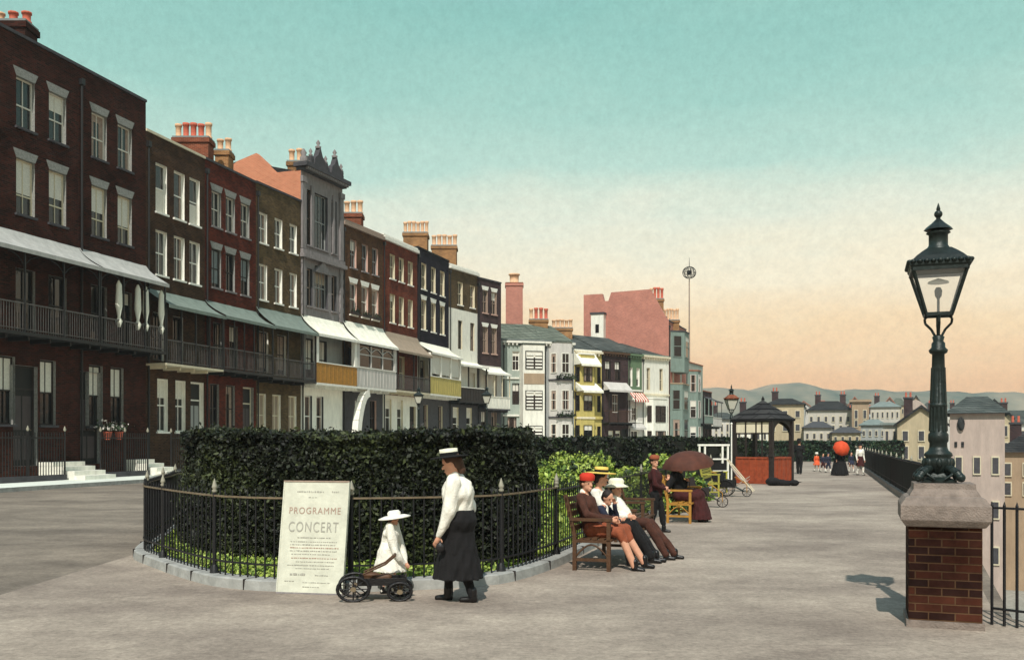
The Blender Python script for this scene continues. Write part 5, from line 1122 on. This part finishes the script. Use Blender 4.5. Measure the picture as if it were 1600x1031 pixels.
person('woman in a dark maroon dress sitting on the yellowish bench under a brown parasol', seatp(BN3,.55), FZ, h, J, 'cloth_black', ('sitskirt','cloth_maroon',.06), hair='hair_dark', look=(.9,-.3,-.3), girth=1.25, puff=.02)
def umbrella(label, x, y, z, r, hgt, mm, tilt=(0,0), stick=1.0):
    t = thing('umbrella', label, 'umbrella', (x,y,z)); t.rotation_euler = (tilt[0], tilt[1], 0); m = MB(); n = 8; K = 6; vs = []
    for k in range(K+1):
        a = PI/2*k/K*.93
        for i in range(n*4):
            b = 2*PI*i/(n*4); sag = 1-.07*math.sin(math.pi*((i/4) % 1))*(k/K); vs.append((math.sin(a)*r*math.cos(b)*sag, math.sin(a)*r*math.sin(b)*sag, math.cos(a)*hgt*(1)))
    N = n*4; m.add(vs, [(k*N+i,(k+1)*N+i,(k+1)*N+(i+1) % N,k*N+(i+1) % N) for k in range(K) for i in range(N)], mm, True); m.build('canopy', t)
    m = MB(); m.cyl((0,0,hgt-.02-stick),(0,0,hgt+.07),.009,.006,'wood_brown',6); m.build('stick', t)
    for i in range(n): b = 2*PI*i/n; q = MB(); q.tube([(math.cos(b)*math.sin(PI/2*k/K*.93)*r*.985, math.sin(b)*math.sin(PI/2*k/K*.93)*r*.985, math.cos(PI/2*k/K*.93)*hgt-.012) for k in range(K+1)], .004, 'iron_black', 4); q.build('rib', t)
    return t
p = seatp(BN3,.55); umbrella('open brown parasol held over the seated woman', p[0]+.38, p[1], 1.13, .56, .36, 'umbrella_brown', (R(8), R(-6)), .75)
# people far along the promenade
h = 1.74; J = pose_stand(h, .12); J['elL'] = V3(.02,.25,1.12); J['wrL'] = V3(.22,.1,1.2); J['elR'] = V3(-.02,-.24,1.1); J['wrR'] = V3(.2,-.1,1.2)
person('man in a black suit and hat standing right of the shelter', (14.36,48.0,0), R(60), h, J, 'cloth_black', ('trousers','cloth_black'), hat=('bowler','cloth_black','cloth_black'), hair='hair_dark', detail=False, girth=1.1)
WG = 'people strolling at the far end of the promenade'
def walker(label, px, Y, h, top, bottom, rz=-1.2, **k):
    J = pose_stand(h, .12); return person(label, (X(px,Y),Y,0), rz, h, J, top, bottom, detail=False, group=WG, **k)
walker('girl in an orange dress walking left of the dark dressed children', 1276, 51.5, 1.0, 'cloth_orange', ('skirt','cloth_orange',.36,.20,.19), hair='hair_brown', socks='cloth_white', hat=('sun','cloth_white','cloth_white',.7))
walker('child in dark clothes walking next to the girl in orange', 1286, 51.0, .98, 'cloth_navy', ('trousers','cloth_maroon',.2), hair='hair_dark', socks='cloth_white')
walker('child in navy clothes walking just left of the red umbrella', 1294, 50.0, 1.02, 'cloth_navy', ('trousers','cloth_navy',.3), hair='hair_dark', socks='cloth_white', hat=('cap','cloth_navy','cloth_navy'))
walker('woman in a long black dress under the red umbrella', 1312, 46.0, 1.62, 'cloth_black', ('skirt','cloth_black',.03,.42,.40), hair='hair_dark', puff=.02)
umbrella('open red umbrella over the woman in the long black dress', X(1314,45.75), 45.75, 1.28, .40, .36, 'umbrella_red', (R(62),R(6)), .7)
walker('child in navy clothes with one arm out right of the red umbrella', 1330, 50.5, 1.05, 'cloth_navy', ('skirt','cloth_navy',.42,.2,.18), hair='hair_dark', socks='cloth_white')
walker('woman in a white blouse and maroon skirt next to the cliff railing', 1344, 46.5, 1.5, 'cloth_white', ('skirt','cloth_maroon',.45,.21,.2), hair='hair_dark', socks='cloth_white', hat=('cap','cloth_black','cloth_black'))

# ------------------------------------------------------------ town below and hills
def block(label, px0, px1, Y, ytop, zb, wallm, roofm, kind='hip', rise=2.5, depth=10, rows=(), nw=4, eave=.4, name='harbour_building', ang=0, cat='building', wm='stone_dark'):
    x0, x1 = X(px0,Y), X(px1,Y); ang = -math.atan2((x0+x1)/2, Y); k1 = (px1-800)/F; W = (k1*Y-x0)/(math.cos(ang)-k1*math.sin(ang)); zt = Z(ytop,Y); t = thing(name, label, cat, (x0,Y,zb), ang, 'buildings of the town beyond the cliff'); H = zt-zb
    m = MB(); m.box(0,W,0,depth,0,H,wallm); 
    if kind == 'gable': m.add([(0,0,H+.001),(W,0,H+.001),(W*.5,0,H+rise)],[(0,1,2)],wallm)
    m.build('wall', t); m = MB(); e = eave
    if kind == 'hip': m.add([(-e,-e,H),(W+e,-e,H),(W+e,depth+e,H),(-e,depth+e,H),(min(depth,W)*.3,depth/2,H+rise),(W-min(depth,W)*.3,depth/2,H+rise)],[(0,1,5,4),(1,2,5),(2,3,4,5),(3,0,4),(3,2,1,0)],roofm)
    elif kind == 'flat': m.box(-e,W+e,-e,depth+e,H+.003,H+rise,roofm)
    elif kind == 'gable': m.add([(-e,-e,H-.1),(W/2,-e,H+rise+.15),(W+e,-e,H-.1),(-e,depth,H-.1),(W/2,depth,H+rise+.15),(W+e,depth,H-.1),(-e,-e,H-.4),(W/2,-e,H+rise-.15),(W+e,-e,H-.4)],[(0,1,4,3),(1,2,5,4),(0,6,7,1),(1,7,8,2)],roofm)
    elif kind == 'arch':
        K = 10; v = [(W*(k/K), -e, H+rise*math.sin(PI*k/K)) for k in range(K+1)]; v += [(a,depth,c) for a,_,c in v]; m.add(v, [(k,k+1,K+2+k,K+1+k) for k in range(K)]+[tuple(range(K+1))[::-1]], roofm)
    m.build('roof', t)
    for (py, hh) in rows:
        z = Z(py,Y)-zb
        for i in range(nw):
            x = W*(i+.5)/nw; ww = min(.45, W/nw*.22); q = MB(); q.box(x-ww,x+ww,-.12,-.003,z-hh,z,'cream_paint'); o = q.build('window', t); q = MB(); q.box(x-ww*.75,x+ww*.75,-.14,-.121,z-hh+.12,z-.12,wm); q.build('pane', o)
    return t
block('buff building with a dark flat topped roof just right of the shelter roof', 1198,1256,150,632,-12,'stucco_buff','slate_dark','hip',1.2,14,[(641,1.2),(662,1.2)],3)
block('long white building with a dark roof in the middle of the town', 1262,1331,170,641,-12,'stucco_far','slate_dark','hip',1.9,16,[(650,1.1),(664,1.1)],6)
block('tan tower like building right of the long white building', 1331,1358,165,628,-12,'stucco_tan','stucco_tan','flat',.4,9,[(640,1.6),(656,1.3)],2)
block('pale building with a teal roof left of the arched roof', 1360,1406,185,636,-12,'stucco_far','tile_teal','hip',1.3,15,[(643,1.3)],6)
block('white building with an arched roof above the yellow gabled building', 1412,1450,160,640,-12,'stucco_far','stucco_pinkish','arch',1.6,14,[(646,1.2)],4)
block('narrow white building left of the yellow gabled building', 1380,1404,120,664,-12,'stucco_far','tile_teal','flat',.3,12,[(672,2.4)],2)
block('yellow gabled building seen left of the big lamp column', 1402,1478,110,662,-12,'stucco_buff','slate_dark','gable',2.0,16,[(672,1.3),(696,1.6)],3)
block('pale grey building at the right edge with a dark oval window', 1484,1570,78,646,-12,'stucco_pinkish','slate','hip',1.6,12,[(712,1.5),(780,1.5),(850,1.5)],3)
t = bpy.data.objects[-1] if False else None
for o in list(bpy.data.objects):
    if o.get('label','').startswith('pale grey building at the right edge'):
        m = MB(); m.lathe([(0,0),(.35,0),(.35,.1),(0,.1)],'slate_dark',n=16); q = m.build('window', o, (X(1500,78)-X(1484,78), -.1, Z(662,78)+12)); q.rotation_euler = (R(90),0,0); q.scale = (.8,1.6,1)
        for x in (.35,.85): m = MB(); m.box(x,x+.2,-.08,-.003,Z(698,78)+12,Z(690,78)+12,'slate_dark'); m.build('window', o)
block('low pale shed roofs behind the cliff edge, left part', 1256,1300,140,668,-12,'stucco_far','stone_dark','hip',1.0,12,[(676,1.0)],4)
block('low tan warehouse above the red umbrella', 1300,1345,135,676,-12,'stucco_buff','stone_dark','hip',.9,12,[(681,1.)],4)
block('low grey row of sheds below the teal roofed building', 1345,1384,150,664,-12,'stucco_grey','tile_teal','hip',1.0,12,[(672,1.)],4)
block('pale warehouse in front of the tan tower', 1318,1372,200,655,-12,'stucco_pinkish','stucco_grey','hip',1.4,14,[(661,1.2)],5)
block('long pale building seen between the crescent and the shelter', 1106,1150,150,655,-2,'stucco_pale','slate','hip',1.2,12,[(662,1.3),(676,1.3)],5)
block('white house seen through the shelter', 1150,1200,145,650,-2,'stucco_white','slate_dark','hip',1.2,12,[(658,1.3),(674,1.3)],5)
block('pale teal roofed range in the gap behind the big lamp', 1440,1500,210,648,-12,'stucco_pale','tile_teal','hip',1.6,14,[(655,1.3)],6)

block('tan house behind and right of the grey building at the right edge', 1528,1580,112,652,-12,'stucco_buff','slate_dark','gable',2.0,10,[(664,1.4),(690,1.4),(716,1.4)],3)
block('pale range with a long slate roof beyond the right edge of the cliff', 1540,1660,135,662,-12,'stucco_pale','slate','hip',2.0,12,[(672,1.4),(692,1.4),(712,1.4)],7)
block('low buff store with a dark roof down by the harbour on the right', 1560,1680,88,706,-12,'stucco_tan','slate_dark','hip',1.6,10,[(722,1.3),(752,1.3)],4)
def stack(parent, x, y, z, m='brick_dusk'):  # muted brick instead of red: distance haze put into the chimney colour
    q = MB(); q.box(x-.5,x+.5,y-.4,y+.4,z-1.5,z+1.3,m); q.box(x-.6,x+.6,y-.5,y+.5,z+1.3,z+1.5,'stone_dark'); o = q.build('chimney', parent)
    for k in (-.25,.25): w = MB(); w.cyl((x+k,y,z+1.5),(x+k,y,z+2.1),.14,.12,'pot_red',6); w.build('chimney_pot', o)
for o in [x for x in bpy.data.objects if x.name.startswith('harbour_building') and x.parent is None]:
    r = [k for k in o.children if k.name.startswith('roof')][0]; bb = [Vector(v) for v in r.bound_box]; xa, xb, zb_ = min(v.x for v in bb), max(v.x for v in bb), max(v.z for v in bb)
    if 'oval' in o['label'] or xb-xa < 5: continue
    stack(o, xa+(xb-xa)*.25, (bb[0].y+max(v.y for v in bb))/2, zb_-.3)
    if xb-xa > 7: stack(o, xa+(xb-xa)*.78, (bb[0].y+max(v.y for v in bb))/2, zb_-.3)
rh = random.Random(11)
for i in range(26):
    Y_ = rh.uniform(215, 330); p0 = 1186+i*13.2+rh.uniform(-6,6); wd = rh.uniform(12,24); yt = 634+rh.uniform(-2,16)-(330-Y_)*.0
    o = block('small pale house among the crowded roofs of the far town', p0, p0+wd, Y_, yt, -12, rh.choice(['stucco_pale','stucco_buff','stucco_tan','stucco_pinkish','stucco_grey']), rh.choice(['slate','slate_dark','tile_red','slate_green','stone_dark']), rh.choice(['hip','gable','hip']), rh.uniform(1.2,2.6), 10, [(yt+5,1.4)], rh.choice([3,4]))
    o['group'] = 'crowded far houses of the town'

def hills():
    xs = np.linspace(-250, 900, 380); ys = np.linspace(330, 1100, 60); vs = []; H0 = 420
    prof = [(800,600),(1000,606),(1100,604),(1150,608),(1180,611),(1203,600),(1225,598),(1262,600),(1282,607),(1400,610),(1520,612),(1700,616)]
    for y in ys:
        for x in xs:
            px = 800+F*x/y if y > 0 else 0
            px0 = 800+F*x/H0; py = np.interp(px0, [p[0] for p in prof], [p[1] for p in prof]); top = EYE+(686-py)/F*H0
            r = np.clip((y-330)/(H0-330), 0, 1); r = r*r*(3-2*r); k = np.clip((y-H0)/600, 0, 1)
            z = -12+(top+12)*r+0*k+(.35*math.sin(x*.21+y*.03)+.25*math.sin(x*.53-y*.05))*r-k*9
            vs.append((x, y, z))
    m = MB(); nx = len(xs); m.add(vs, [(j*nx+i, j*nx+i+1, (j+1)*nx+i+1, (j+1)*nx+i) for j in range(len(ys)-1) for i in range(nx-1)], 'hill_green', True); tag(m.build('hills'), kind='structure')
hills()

# ------------------------------------------------------------ sky, sun, camera
sun_az, sun_el = Vector((-.14,-.99)).normalized(), R(50)
S.world = bpy.data.worlds.new('World'); S.world.use_nodes = True; nt = S.world.node_tree; nt.nodes.clear(); N = nt.nodes.new; L = nt.links.new
out = N('ShaderNodeOutputWorld'); bg = N('ShaderNodeBackground'); bg2 = N('ShaderNodeBackground'); ad = N('ShaderNodeAddShader')
sky = N('ShaderNodeTexSky'); sky.sky_type = 'NISHITA'; sky.sun_disc = False; sky.sun_elevation = sun_el; sky.sun_rotation = math.atan2(sun_az.x, sun_az.y)
L(sky.outputs[0], bg2.inputs[0]); bg2.inputs[1].default_value = .008
tc = N('ShaderNodeTexCoord'); sp = N('ShaderNodeSeparateXYZ'); L(tc.outputs['Generated'], sp.inputs[0])
no = N('ShaderNodeTexNoise'); no.inputs['Scale'].default_value = 4; no.inputs['Detail'].default_value = 6; no.inputs['Roughness'].default_value = .6
mp = N('ShaderNodeMapping'); mp.inputs['Scale'].default_value = (1,1,3.5); L(tc.outputs['Generated'], mp.inputs[0]); L(mp.outputs[0], no.inputs['Vector'])
mr = N('ShaderNodeMath'); mr.operation = 'MULTIPLY_ADD'; L(no.outputs['Fac'], mr.inputs[0]); mr.inputs[1].default_value = .10; mr.inputs[2].default_value = -.05
a2 = N('ShaderNodeMath'); a2.operation = 'ADD'; L(sp.outputs[2], a2.inputs[0]); L(mr.outputs[0], a2.inputs[1])
rp = N('ShaderNodeValToRGB'); L(a2.outputs[0], rp.inputs[0]); cr = rp.color_ramp
stops = [(0,(238,182,138)),(.055,(246,194,146)),(.11,(248,218,174)),(.165,(248,236,206)),(.215,(228,232,212)),(.27,(186,218,204)),(.34,(160,206,194)),(.42,(142,196,186)),(.55,(150,186,196)),(1,(150,168,190))]
cr.elements[0].position = 0; cr.elements[0].color = lin(stops[0][1]); cr.elements[1].position = 1; cr.elements[1].color = lin(stops[-1][1])
for p, c in stops[1:-1]: e = cr.elements.new(p); e.color = lin(c)
n3 = N('ShaderNodeTexNoise'); n3.inputs['Scale'].default_value = 120; n3.inputs['Detail'].default_value = 9; n3.inputs['Roughness'].default_value = .85; L(tc.outputs['Generated'], n3.inputs['Vector'])
m3 = N('ShaderNodeMapRange'); m3.inputs[1].default_value = .3; m3.inputs[2].default_value = .7; m3.inputs[3].default_value = .88; m3.inputs[4].default_value = 1.12; L(n3.outputs['Fac'], m3.inputs[0])
x3 = N('ShaderNodeMix'); x3.data_type = 'RGBA'; x3.blend_type = 'MULTIPLY'; x3.inputs[0].default_value = 1; L(rp.outputs[0], x3.inputs[6]); L(m3.outputs[0], x3.inputs[7]); L(x3.outputs[2], bg.inputs[0]); bg.inputs[1].default_value = 1.02
L(bg.outputs[0], ad.inputs[0]); L(bg2.outputs[0], ad.inputs[1]); L(ad.outputs[0], out.inputs[0])
sl = bpy.data.lights.new('sun', 'SUN'); sl.energy = 4.4; sl.angle = R(.5); sl.color = (1,.95,.86); so = bpy.data.objects.new('sun', sl); COL.objects.link(so)
d = -Vector((sun_az.x*math.cos(sun_el), sun_az.y*math.cos(sun_el), math.sin(sun_el))); so.rotation_euler = d.to_track_quat('-Z','Y').to_euler(); so.location = (10,-10,30)
cam = bpy.data.cameras.new('camera'); co = bpy.data.objects.new('camera', cam); COL.objects.link(co); S.camera = co
co.location = (0,0,EYE); co.rotation_euler = (R(90),0,0); cam.sensor_width = 36; cam.lens = 36*F/1600; cam.shift_y = 170.5/1600; cam.clip_end = 6000; cam.clip_start = .05
S.view_settings.view_transform = 'Standard'; S.view_settings.look = 'None'; S.view_settings.gamma = 1; S.view_settings.exposure = 0
# ------------------------------------------------------------ sea air
hm = bpy.data.materials.new('haze'); hm.use_nodes = True; nt = hm.node_tree; nt.nodes.clear(); ho = nt.nodes.new('ShaderNodeOutputMaterial'); pv = nt.nodes.new('ShaderNodeVolumePrincipled')
pv.inputs['Color'].default_value = (.86,.92,.90,1); pv.inputs['Density'].default_value = .0004; pv.inputs['Anisotropy'].default_value = .2; nt.links.new(pv.outputs[0], ho.inputs['Volume']); MATS['haze'] = hm
m = MB(); m.box(-1500, 2000, -400, 1600, -13.5, 45, 'haze'); tag(m.build('haze'), kind='stuff')
